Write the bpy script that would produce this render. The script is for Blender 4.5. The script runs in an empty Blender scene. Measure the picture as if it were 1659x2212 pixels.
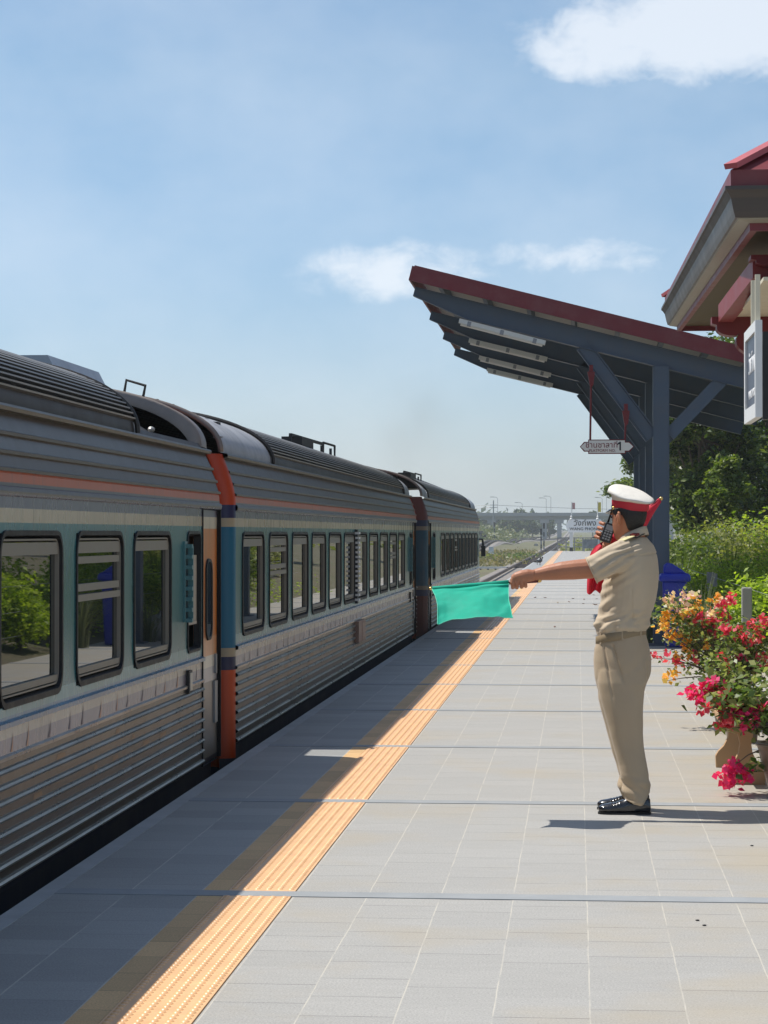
import bpy, bmesh, math, random
import numpy as np
from mathutils import Vector, Matrix
random.seed(7); RNG = np.random.default_rng(11)
S = bpy.context.scene
COL = S.collection
R = math.radians
pi = math.pi
# ------------------------------------------------------------------ camera
FD = 4919.0                      # focal length in units of a 1659 px wide picture
YAW = math.atan(416.5/FD); PITCH = math.atan(46/math.hypot(FD, 416.5))
CAMH = 1.495
cam = bpy.data.cameras.new('camera'); camo = bpy.data.objects.new('camera', cam); COL.objects.link(camo)
camo.location = (0, 0, CAMH); camo.rotation_euler = (pi/2+PITCH, 0, YAW)
cam.sensor_fit = 'HORIZONTAL'; cam.sensor_width = 36; cam.lens = FD/1659*36
cam.clip_start = 0.1; cam.clip_end = 12000
S.camera = camo
CM = Matrix.Rotation(YAW, 3, 'Z') @ Matrix.Rotation(pi/2+PITCH, 3, 'X')
def at(x, y, Y):
    """world point at distance Y along the platform seen at picture point x, y (1659 px wide picture)"""
    d = CM @ Vector(((x-829.5)/FD, -(y-1106)/FD, -1))
    return Vector((0, 0, CAMH)) + d*(Y/d.y)
def gnd(x, y, z=0.0):
    d = CM @ Vector(((x-829.5)/FD, -(y-1106)/FD, -1))
    return Vector((0, 0, CAMH)) + d*((z-CAMH)/d.z)
# ------------------------------------------------------------------ sun, sky
SUNV = Vector((-0.52, 0.14, 1.0)).normalized()      # towards the sun
SEL = math.asin(SUNV.z); SAZ = math.atan2(SUNV.x, SUNV.y)
sl = bpy.data.lights.new('sun', 'SUN'); sl.energy = 4.3; sl.angle = R(0.53); sl.color = (1, .955, .88)
so = bpy.data.objects.new('sun', sl); COL.objects.link(so)
so.rotation_euler = (-SUNV).to_track_quat('-Z', 'Y').to_euler()
W = bpy.data.worlds.new('World'); S.world = W; W.use_nodes = True
wt = W.node_tree; wt.nodes.clear()
def N(t, typ, **k):
    n = t.nodes.new(typ)
    for a, b in k.items():
        if a == 'inp':
            for i, v in b.items(): n.inputs[i].default_value = v
        else: setattr(n, a, b)
    return n
def L(t, a, b): t.links.new(a, b)
def math_(t, op, a, b=None, c=None, clamp=False):
    n = t.nodes.new('ShaderNodeMath'); n.operation = op; n.use_clamp = clamp
    for i, v in enumerate((a, b, c)):
        if v is None: continue
        if hasattr(v, 'is_linked'): t.links.new(v, n.inputs[i])
        else: n.inputs[i].default_value = v
    return n.outputs[0]
wo = N(wt, 'ShaderNodeOutputWorld'); wb = N(wt, 'ShaderNodeBackground')
sky = N(wt, 'ShaderNodeTexSky', sky_type='NISHITA', sun_disc=False, sun_elevation=SEL, sun_rotation=SAZ, altitude=0, air_density=1.0, dust_density=0.6, ozone_density=3.0)
tc = N(wt, 'ShaderNodeTexCoord'); sp = N(wt, 'ShaderNodeSeparateXYZ'); L(wt, tc.outputs['Generated'], sp.inputs[0])
az = math_(wt, 'ARCTAN2', sp.outputs[0], sp.outputs[1]); el = math_(wt, 'ARCSINE', sp.outputs[2])
def skyang(x, y):
    d = (CM @ Vector(((x-829.5)/FD, -(y-1106)/FD, -1))).normalized()
    return math.atan2(d.x, d.y), math.asin(d.z)
cv = N(wt, 'ShaderNodeCombineXYZ'); L(wt, az, cv.inputs[0]); L(wt, math_(wt, 'MULTIPLY', el, 1.5), cv.inputs[1])
nz = N(wt, 'ShaderNodeTexNoise', inp={'Scale': 52.0, 'Detail': 9.0, 'Roughness': .6, 'Distortion': .25}); L(wt, cv.outputs[0], nz.inputs['Vector'])
nz2 = N(wt, 'ShaderNodeTexNoise', inp={'Scale': 9.0, 'Detail': 6.0, 'Roughness': .55}); L(wt, cv.outputs[0], nz2.inputs['Vector'])
tot = None
# x, y, half width, half height, density
for cx, cy, hw, hh, k in ((1420, 70, 330, 120, 1.1), (1600, 40, 220, 130, .9), (1230, 120, 120, 70, .5), (835, 582, 200, 80, .95), (1275, 552, 300, 76, .62), (1600, 430, 90, 70, .55), (420, 600, 520, 70, .13), (60, 40, 240, 60, .12), (1050, 640, 300, 40, .16)):
    a0, e0 = skyang(cx, cy)
    dx = math_(wt, 'DIVIDE', math_(wt, 'SUBTRACT', az, a0), hw/FD); dy = math_(wt, 'DIVIDE', math_(wt, 'SUBTRACT', el, e0), hh/FD)
    r2 = math_(wt, 'ADD', math_(wt, 'MULTIPLY', dx, dx), math_(wt, 'MULTIPLY', dy, dy))
    g = math_(wt, 'MULTIPLY', math_(wt, 'EXPONENT', math_(wt, 'MULTIPLY', r2, -1.5)), k)
    tot = g if tot is None else math_(wt, 'ADD', tot, g)
dens = math_(wt, 'ADD', tot, math_(wt, 'MULTIPLY', math_(wt, 'SUBTRACT', nz.outputs[0], .5), 1.6))
dens = math_(wt, 'MULTIPLY', math_(wt, 'SUBTRACT', dens, .10), math_(wt, 'MINIMUM', math_(wt, 'MULTIPLY', tot, 2.2), 1.0))
mr = N(wt, 'ShaderNodeMapRange', interpolation_type='SMOOTHSTEP', inp={1: 0.0, 2: 1.0, 3: 0.0, 4: .68}); L(wt, dens, mr.inputs[0])
veil = N(wt, 'ShaderNodeMapRange', inp={1: .35, 2: .8, 3: 0.0, 4: .26}); L(wt, nz2.outputs[0], veil.inputs[0])
cm = N(wt, 'ShaderNodeMixRGB', inp={2: (8.3, 8.6, 9.0, 1)}); L(wt, math_(wt, 'MAXIMUM', mr.outputs[0], veil.outputs[0]), cm.inputs[0])
tint = N(wt, 'ShaderNodeMixRGB', blend_type='MULTIPLY', inp={0: 1.0}); L(wt, sky.outputs[0], tint.inputs[1])
elr = N(wt, 'ShaderNodeMapRange', inp={1: 0.0, 2: .20, 3: 0.0, 4: 1.0}); L(wt, el, elr.inputs[0])
tc2 = N(wt, 'ShaderNodeMixRGB', inp={1: (.80, .875, 1.10, 1), 2: (1.02, 1.06, 1.04, 1)}); L(wt, elr.outputs[0], tc2.inputs[0]); L(wt, tc2.outputs[0], tint.inputs[2])
L(wt, tint.outputs[0], cm.inputs[1]); L(wt, cm.outputs[0], wb.inputs[0]); wb.inputs[1].default_value = 0.100
L(wt, wb.outputs[0], wo.inputs[0])
S.view_settings.view_transform = 'Standard'; S.view_settings.look = 'None'
S.view_settings.exposure = 0.28; S.view_settings.gamma = 1.0
S.cycles.volume_bounces = 2; S.cycles.max_bounces = 6; S.cycles.transparent_max_bounces = 12
# ------------------------------------------------------------------ mesh helpers
class MB:
    def __init__(s): s.v = []; s.f = []; s.m = []; s.sm = []; s.mi = 0; s.smooth = False
    def add(s, vs, fs):
        o = len(s.v); s.v += [tuple(p) for p in vs]
        for f in fs: s.f.append(tuple(i+o for i in f)); s.m.append(s.mi); s.sm.append(s.smooth)
        return s
    def box(s, x0, x1, y0, y1, z0, z1):
        v = [(x, y, z) for x in (x0, x1) for y in (y0, y1) for z in (z0, z1)]
        return s.add(v, [(0, 1, 3, 2), (4, 6, 7, 5), (0, 4, 5, 1), (2, 3, 7, 6), (0, 2, 6, 4), (1, 5, 7, 3)])
    def obox(s, c, ax, ay, az_, hx, hy, hz):
        c = Vector(c); v = [c+ax*(i*hx)+ay*(j*hy)+az_*(k*hz) for i in (-1, 1) for j in (-1, 1) for k in (-1, 1)]
        return s.add(v, [(0, 1, 3, 2), (4, 6, 7, 5), (0, 4, 5, 1), (2, 3, 7, 6), (0, 2, 6, 4), (1, 5, 7, 3)])
    def bar(s, p, q, w, h=None, up=Vector((0, 0, 1))):
        p = Vector(p); q = Vector(q); d = (q-p); l = d.length; d.normalize()
        a = d.cross(up)
        if a.length < 1e-4: a = d.cross(Vector((0, 1, 0)))
        a.normalize(); b = a.cross(d)
        return s.obox((p+q)/2, d, a, b, l/2, w/2, (h or w)/2)
    def prism(s, poly, axis, a, b):
        """poly of 2-D points extruded along axis ('x','y','z') from a to b"""
        def P(u, w, t): return {'x': (t, u, w), 'y': (u, t, w), 'z': (u, w, t)}[axis]
        n = len(poly); v = [P(u, w, a) for u, w in poly]+[P(u, w, b) for u, w in poly]
        return s.add(v, [tuple(range(n-1, -1, -1)), tuple(range(n, 2*n))]+[(i, (i+1) % n, n+(i+1) % n, n+i) for i in range(n)])
    def rings(s, rs, cap=True, closed=True):
        n = len(rs[0]); v = [p for r in rs for p in r]; f = []
        for k in range(len(rs)-1):
            for i in range(n if closed else n-1):
                j = (i+1) % n; f.append((k*n+i, k*n+j, (k+1)*n+j, (k+1)*n+i))
        if cap and closed: f += [tuple(range(n-1, -1, -1)), tuple(range((len(rs)-1)*n, len(rs)*n))]
        return s.add(v, f)
    def tube(s, pts, rad, n=10, cap=True, squash=1.0, up=None):
        pts = [Vector(p) for p in pts]
        if not hasattr(rad, '__len__'): rad = [rad]*len(pts)
        rs = []; a = None
        for i, p in enumerate(pts):
            t = (pts[min(i+1, len(pts)-1)]-pts[max(i-1, 0)]).normalized()
            if a is None:
                u = up or (Vector((0, 0, 1)) if abs(t.z) < .9 else Vector((0, 1, 0)))
                a = (u-t*u.dot(t)).normalized()
            else: a = (a-t*a.dot(t)).normalized()
            b = t.cross(a)
            rs.append([p+a*(rad[i]*math.cos(2*pi*k/n))+b*(rad[i]*squash*math.sin(2*pi*k/n)) for k in range(n)])
        return s.rings(rs, cap)
    def ball(s, c, rx, ry=None, rz=None, n=12, m=8, rot=None):
        ry = ry or rx; rz = rz or rx; c = Vector(c); rs = []
        for k in range(m+1):
            t = pi*k/m; t = min(max(t, .02), pi-.02)
            r = []
            for i in range(n):
                p = Vector((rx*math.sin(t)*math.cos(2*pi*i/n), ry*math.sin(t)*math.sin(2*pi*i/n), -rz*math.cos(t)))
                r.append(c+(rot @ p if rot else p))
            rs.append(r)
        return s.rings(rs)
    def lathe(s, c, prof, n=20, cap=False):
        return s.rings([[Vector(c)+Vector((r*math.cos(2*pi*i/n), r*math.sin(2*pi*i/n), z)) for i in range(n)] for r, z in prof], cap)
    def mesh(s, name, mats, off=Vector((0, 0, 0))):
        me = bpy.data.meshes.new(name); off = Vector(off)
        me.from_pydata([tuple(Vector(p)-off) for p in s.v], [], s.f)
        for m in (mats if isinstance(mats, (list, tuple)) else [mats]): me.materials.append(m)
        me.polygons.foreach_set('material_index', s.m); me.polygons.foreach_set('use_smooth', s.sm)
        me.update(); return me
def wloc(o):
    p = Vector((0, 0, 0))
    while o: p += o.location; o = o.parent
    return p
def tag(o, label=None, cat=None, group=None, kind=None):
    if label: o['label'] = label
    if cat: o['category'] = cat
    if group: o['group'] = group
    if kind: o['kind'] = kind
    return o
def empty(name, loc, label=None, cat=None, group=None):
    o = bpy.data.objects.new(name, None); COL.objects.link(o); o.location = loc; o.empty_display_size = .1
    return tag(o, label, cat, group)
def link_mesh(name, me, parent=None, loc=None):
    o = bpy.data.objects.new(name, me); COL.objects.link(o)
    if parent: o.parent = parent
    if loc is not None: o.location = loc
    return o
def part(name, mb, mats, parent=None, loc=None):
    """mesh given in world coordinates; loc = world origin of the object"""
    base = wloc(parent) if parent else Vector((0, 0, 0))
    org = Vector(loc) if loc is not None else base
    return link_mesh(name, mb.mesh(name, mats, org), parent, org-base)
def copy_tree(o, parent=None):
    c = o.copy(); COL.objects.link(c); c.parent = parent
    for ch in list(o.children): copy_tree(ch, c)
    return c
def bevel(o, w=.01, seg=2):
    m = o.modifiers.new('bevel', 'BEVEL'); m.width = w; m.segments = seg; m.limit_method = 'ANGLE'; m.angle_limit = R(35); return o
def evalmesh(mb, mods, name, mat):
    me = mb.mesh(name, mat); o = bpy.data.objects.new('tmp', me); COL.objects.link(o)
    for typ, kw in mods:
        m = o.modifiers.new('m', typ)
        for k, v in kw.items(): setattr(m, k, v)
    dg = bpy.context.evaluated_depsgraph_get(); out = bpy.data.meshes.new_from_object(o.evaluated_get(dg))
    bpy.data.objects.remove(o); bpy.data.meshes.remove(me); out.name = name
    if not out.materials: out.materials.append(mat)
    out.polygons.foreach_set('use_smooth', [True]*len(out.polygons)); return out
def fuse(mb, mat, name, voxel=.005, it=6, disp=None):
    me = evalmesh(mb, [('REMESH', dict(mode='VOXEL', voxel_size=voxel)), ('SMOOTH', dict(factor=.5, iterations=it))], name, mat)
    if disp:
        ns = [v.normal.copy() for v in me.vertices]
        for v, n in zip(me.vertices, ns): v.co += n*disp(v.co, n)
        me.update()
    return me
def shift(me, off):
    me.transform(Matrix.Translation(-Vector(off))); return me
def text(name, body, size, mat, parent, loc, rot, align='CENTER', extrude=.002, sx=1.0):
    cu = bpy.data.curves.new(name, 'FONT'); cu.body = body; cu.size = size; cu.align_x = align; cu.extrude = extrude
    o = bpy.data.objects.new('tmp', cu); COL.objects.link(o)
    dg = bpy.context.evaluated_depsgraph_get(); me = bpy.data.meshes.new_from_object(o.evaluated_get(dg))
    bpy.data.objects.remove(o); me.name = name; me.materials.clear(); me.materials.append(mat)
    me.transform(Matrix.Diagonal((sx, 1, 1, 1)))
    t = link_mesh(name, me, parent, Vector(loc)-(wloc(parent) if parent else Vector((0, 0, 0)))); t.rotation_euler = rot; return t
# ------------------------------------------------------------------ materials
def srgb(r, g, b):
    f = lambda c: (c/255/12.92) if c/255 < .04045 else ((c/255+.055)/1.055)**2.4
    return (f(r), f(g), f(b))
def mat(name, col, rough=.6, metal=0.0, var=.15, scale=6.0, bump=0.0, bscale=60.0, spec=.5, coat=0.0, dirt=None, stretch=(1, 1, 1), sheen=0.0, coord='Object'):
    m = bpy.data.materials.new(name); m.use_nodes = True; t = m.node_tree; b = t.nodes['Principled BSDF']
    b.inputs['Roughness'].default_value = rough; b.inputs['Metallic'].default_value = metal
    b.inputs['Specular IOR Level'].default_value = spec; b.inputs['Coat Weight'].default_value = coat
    b.inputs['Sheen Weight'].default_value = sheen
    tcn = N(t, 'ShaderNodeTexCoord'); mp = N(t, 'ShaderNodeMapping'); mp.inputs['Scale'].default_value = stretch
    L(t, tcn.outputs[coord], mp.inputs[0])
    n1 = N(t, 'ShaderNodeTexNoise', inp={'Scale': scale, 'Detail': 6.0, 'Roughness': .6}); L(t, mp.outputs[0], n1.inputs['Vector'])
    mr_ = N(t, 'ShaderNodeMapRange', inp={1: .25, 2: .75, 3: 1-var, 4: 1+var}); L(t, n1.outputs[0], mr_.inputs[0])
    mx = N(t, 'ShaderNodeMixRGB', blend_type='MULTIPLY', inp={0: 1.0, 1: (*col, 1)}); L(t, mr_.outputs[0], mx.inputs[2])
    out = mx.outputs[0]
    if dirt:
        dc, amt, ds = dirt
        n2 = N(t, 'ShaderNodeTexNoise', inp={'Scale': ds, 'Detail': 8.0, 'Roughness': .65}); L(t, mp.outputs[0], n2.inputs['Vector'])
        m2 = N(t, 'ShaderNodeMapRange', inp={1: .45, 2: .75, 3: 0.0, 4: amt}); L(t, n2.outputs[0], m2.inputs[0])
        x2 = N(t, 'ShaderNodeMixRGB', inp={2: (*dc, 1)}); L(t, m2.outputs[0], x2.inputs[0]); L(t, out, x2.inputs[1]); out = x2.outputs[0]
    L(t, out, b.inputs['Base Color'])
    rr = N(t, 'ShaderNodeMapRange', inp={1: .2, 2: .8, 3: max(rough-.1, .02), 4: min(rough+.1, 1)}); L(t, n1.outputs[0], rr.inputs[0]); L(t, rr.outputs[0], b.inputs['Roughness'])
    if bump:
        n3 = N(t, 'ShaderNodeTexNoise', inp={'Scale': bscale, 'Detail': 4.0}); L(t, mp.outputs[0], n3.inputs['Vector'])
        bp = N(t, 'ShaderNodeBump', inp={'Strength': bump, 'Distance': .02}); L(t, n3.outputs[0], bp.inputs['Height']); L(t, bp.outputs[0], b.inputs['Normal'])
    return m
def leafmat(name, c0, c1, c2, trans=.35, rough=.5):
    m = bpy.data.materials.new(name); m.use_nodes = True; t = m.node_tree; b = t.nodes['Principled BSDF']; o = t.nodes['Material Output']
    g = N(t, 'ShaderNodeNewGeometry'); cr = N(t, 'ShaderNodeValToRGB'); e = cr.color_ramp.elements
    e[0].color = (*c0, 1); e[1].color = (*c2, 1); k = e.new(.5); k.color = (*c1, 1)
    L(t, g.outputs['Random Per Island'], cr.inputs[0]); L(t, cr.outputs[0], b.inputs['Base Color']); b.inputs['Roughness'].default_value = rough
    tr = N(t, 'ShaderNodeBsdfTranslucent'); br = N(t, 'ShaderNodeMixRGB', blend_type='MULTIPLY', inp={0: 1.0, 2: (1.5, 1.6, .7, 1)}); L(t, cr.outputs[0], br.inputs[1]); L(t, br.outputs[0], tr.inputs[0])
    mx = N(t, 'ShaderNodeMixShader', inp={0: trans}); L(t, b.outputs[0], mx.inputs[1]); L(t, tr.outputs[0], mx.inputs[2]); L(t, mx.outputs[0], o.inputs[0])
    return m
M = {}
M['steel_blue'] = mat('steel_blue_paint', srgb(74, 88, 104), .5, 0, .10, 3, dirt=((.10, .10, .10), .35, 5))
M['maroon'] = mat('maroon_roof_paint', srgb(112, 34, 40), .45, 0, .12, 2, dirt=((.25, .12, .11), .3, 3))
M['maroon_dark'] = mat('dark_red_timber_paint', srgb(106, 12, 18), .5, 0, .12, 4)
M['white_paint'] = mat('white_paint', (.72, .72, .70), .5, 0, .06, 4, dirt=((.4, .38, .34), .3, 4))
M['cream'] = mat('cream_board', srgb(214, 204, 178), .6, 0, .06, 3, dirt=((.35, .30, .22), .3, 3))
M['black'] = mat('black_plastic', (.012, .012, .013), .4, 0, .1, 20)
M['rubber'] = mat('black_rubber', (.012, .012, .013), .5, 0, .2, 20, spec=.22)
M['alu'] = mat('brushed_aluminium', (.50, .48, .44), .42, .55, .12, 8)
M['dark_metal'] = mat('dark_sooty_metal', (.035, .033, .032), .6, .2, .3, 8)
M['grey_metal'] = mat('grey_metal', (.26, .27, .28), .45, .4, .15, 5)
M['concrete'] = mat('concrete', (.33, .32, .30), .85, 0, .15, 4, .3, 40, dirt=((.16, .15, .13), .4, 2))
M['letter_black'] = mat('black_lettering', (.015, .015, .02), .5)
M['letter_red'] = mat('dark_red_lettering', srgb(120, 22, 40), .5)
M['letter_white'] = mat('white_lettering', (.8, .8, .8), .5)
M['gold'] = mat('brass', (.75, .52, .18), .3, .9, .1, 20)
M['leaf_bright'] = leafmat('bright_shrub_leaf', (.14, .22, .015), (.28, .38, .025), (.46, .54, .07), .5)
M['leaf_mid'] = leafmat('mid_green_leaf', (.045, .085, .012), (.10, .15, .02), (.20, .24, .04), .4)
M['leaf_dark'] = leafmat('dark_tree_leaf', (.02, .045, .008), (.06, .105, .015), (.20, .25, .05), .35, .4)
M['leaf_olive'] = leafmat('dry_olive_leaf', (.09, .11, .02), (.18, .20, .035), (.30, .31, .07), .4)
M['leaf_far'] = leafmat('far_tree_leaf', (.03, .055, .015), (.055, .085, .02), (.10, .12, .035), .2)
M['leaf_grey'] = leafmat('grey_green_grass', (.07, .085, .05), (.13, .15, .08), (.22, .23, .13), .3)
M['bract_pink'] = leafmat('magenta_bract', (.62, .01, .14), (.78, .02, .20), (.85, .05, .22), .35)
M['bract_red'] = leafmat('red_bract', (.62, .02, .09), (.74, .05, .13), (.80, .12, .17), .35)
M['bract_orange'] = leafmat('orange_bract', (.82, .30, .03), (.85, .42, .06), (.85, .58, .16), .35)
M['bract_pale'] = leafmat('pale_pink_bract', (.80, .40, .50), (.84, .58, .58), (.86, .78, .55), .35)
M['bark'] = mat('bark', (.13, .10, .075), .9, 0, .3, 12, .4, 30)
def leaves(name, pts, size, m, parent=None, up=.35, aspect=.5, org=None, droop=0.0):
    """cloud of rhombus leaves at pts (n,3) as one mesh"""
    pts = np.asarray(pts, dtype=np.float64); n = len(pts)
    size = np.broadcast_to(np.asarray(size, dtype=np.float64), (n,))*RNG.uniform(.65, 1.3, n)
    nr = RNG.normal(size=(n, 3)); nr[:, 2] = np.abs(nr[:, 2])+up*2; nr /= np.linalg.norm(nr, axis=1)[:, None]
    t = RNG.normal(size=(n, 3)); t[:, 2] -= droop; t -= nr*(t*nr).sum(1)[:, None]; t /= np.linalg.norm(t, axis=1)[:, None]
    b = np.cross(nr, t); s = size[:, None]*.5
    v = np.stack([pts-t*s, pts+b*s*aspect-t*s*.15+nr*s*.18, pts+t*s, pts-b*s*aspect-t*s*.15+nr*s*.18], 1).reshape(-1, 3)
    base = Vector(org) if org is not None else (wloc(parent) if parent else Vector((0, 0, 0)))
    v = v-np.array(base)
    me = bpy.data.meshes.new(name); me.vertices.add(4*n); me.vertices.foreach_set('co', v.ravel())
    me.loops.add(4*n); me.loops.foreach_set('vertex_index', np.arange(4*n)); me.polygons.add(n)
    me.polygons.foreach_set('loop_start', np.arange(n)*4); me.polygons.foreach_set('loop_total', np.full(n, 4)); me.materials.append(m); me.update(calc_edges=True)
    pl = wloc(parent) if parent else Vector((0, 0, 0))
    return link_mesh(name, me, parent, base-pl)
def cloud(clumps, n, shell=.55, soft=.22):
    """points in ellipsoid clumps [(c, rx, ry, rz)], denser near the surface"""
    w = np.array([c[1]*c[2]+c[1]*c[3] for c in clumps]); w = w/w.sum(); k = RNG.choice(len(clumps), n, p=w)
    d = RNG.normal(size=(n, 3)); d /= np.linalg.norm(d, axis=1)[:, None]; r = RNG.uniform(shell**3, 1.08, n)**(1/3)
    C = np.array([tuple(c[0]) for c in clumps])[k]; rr = np.array([c[1:4] for c in clumps])[k]
    return C+d*r[:, None]*rr+RNG.normal(0, 1, (n, 3))*rr*soft
# ================================================================== ground and platform
def sstep(a, b, x):
    t = min(max((x-a)/(b-a), 0), 1); return t*t*(3-2*t)
def gz(x, y):
    z = -1.05+4.0*sstep(230, 1500, y)
    z += 3.6*math.exp(-((x+33)/15)**2)*sstep(300, 380, y)*(1-sstep(560, 720, y))
    if x < -6: z += .25*math.sin(x*.31+y*.05)*sstep(-6, -14, x)
    return z
def ground():
    xs = sorted(set([-4000, -1500, -600, -300, -150, -90]+[-70+2.5*i for i in range(36)]+[25, 40, 80, 160, 400, 1200, 4000]))
    ys = [-300, -60, 0, 60, 100, 130]+[150+7*i for i in range(90)]+[850, 1000, 1250, 1500, 2200, 4000]
    mb = MB(); mb.smooth = True
    rs = [[(x, y, gz(x, y)) for x in xs] for y in ys]; mb.rings(rs, cap=False, closed=False)
    return mb
m_gr = mat('dry_grass_ground', (.12, .105, .05), .95, 0, .35, .35, .4, 6, dirt=((.075, .11, .025), .85, .12))
o = part('ground', ground(), m_gr); tag(o, kind='structure')
m_ballast = mat('ballast', (.23, .21, .19), .95, 0, .5, 4, .8, 25, dirt=((.16, .11, .07), .5, .4))
# track beds and rails (structure)
def ribbon(path, w, dz):
    mb = MB()
    rs = []
    for i, (x, y) in enumerate(path):
        a = path[max(i-1, 0)]; b = path[min(i+1, len(path)-1)]
        d = Vector((b[0]-a[0], b[1]-a[1], 0)).normalized(); n = Vector((d.y, -d.x, 0))
        z = gz(x, y)+dz; c = Vector((x, y, z))
        rs.append([c-n*(w/2+.5)-Vector((0, 0, .3)), c-n*w/2, c+n*w/2, c+n*(w/2+.5)-Vector((0, 0, .3))])
    mb.rings(rs, False, False); return mb
def railpath(path, off, dz):
    out = []
    for i, (x, y) in enumerate(path):
        a = path[max(i-1, 0)]; b = path[min(i+1, len(path)-1)]
        d = Vector((b[0]-a[0], b[1]-a[1], 0)).normalized(); n = Vector((d.y, -d.x, 0))
        out.append(Vector((x, y, gz(x, y)+dz))+n*off)
    return out
t_main = [(-3.75, y) for y in range(-40, 300, 10)]+[(-3.75+.9*sstep(250, 700, y), y) for y in range(300, 1500, 20)]
t_left = [(-14.2+5.5*sstep(300, 760, y), y) for y in range(60, 760, 12)]+[(-8.7+.8*sstep(760, 1400, y), y) for y in range(760, 1500, 20)]
t_x = [(-12.2+8.9*sstep(440, 640, y), y) for y in range(430, 660, 10)]
m_rail = mat('rusty_rail', (.10, .07, .055), .5, .3, .2, 3)
for nm, p, w in (('main', t_main, 3.0), ('left', t_left, 3.2), ('cross', t_x, 2.6)):
    o = part('track_bed', ribbon(p, w, .12), m_ballast); tag(o, kind='structure')
    mb = MB()
    for s in (-.53, .53):
        rp = railpath(p, s, .30)
        for i in range(len(rp)-1): mb.bar(rp[i], rp[i+1], .09 if nm == 'main' else .16, .16)
    pp = [q for q in p if 150 < q[1] < 700]
    for i in range(len(pp)-1):
        a = Vector((*pp[i], 0)); b = Vector((*pp[i+1], 0)); k = max(int((b-a).length/1.0), 1)
        for j in range(k):
            c = a.lerp(b, j/k); mb.box(c.x-.95, c.x+.95, c.y-.11, c.y+.11, gz(c.x, c.y)+.08, gz(c.x, c.y)+.2)
    o = part('railway_track', mb, m_rail); tag(o, kind='structure')
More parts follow.
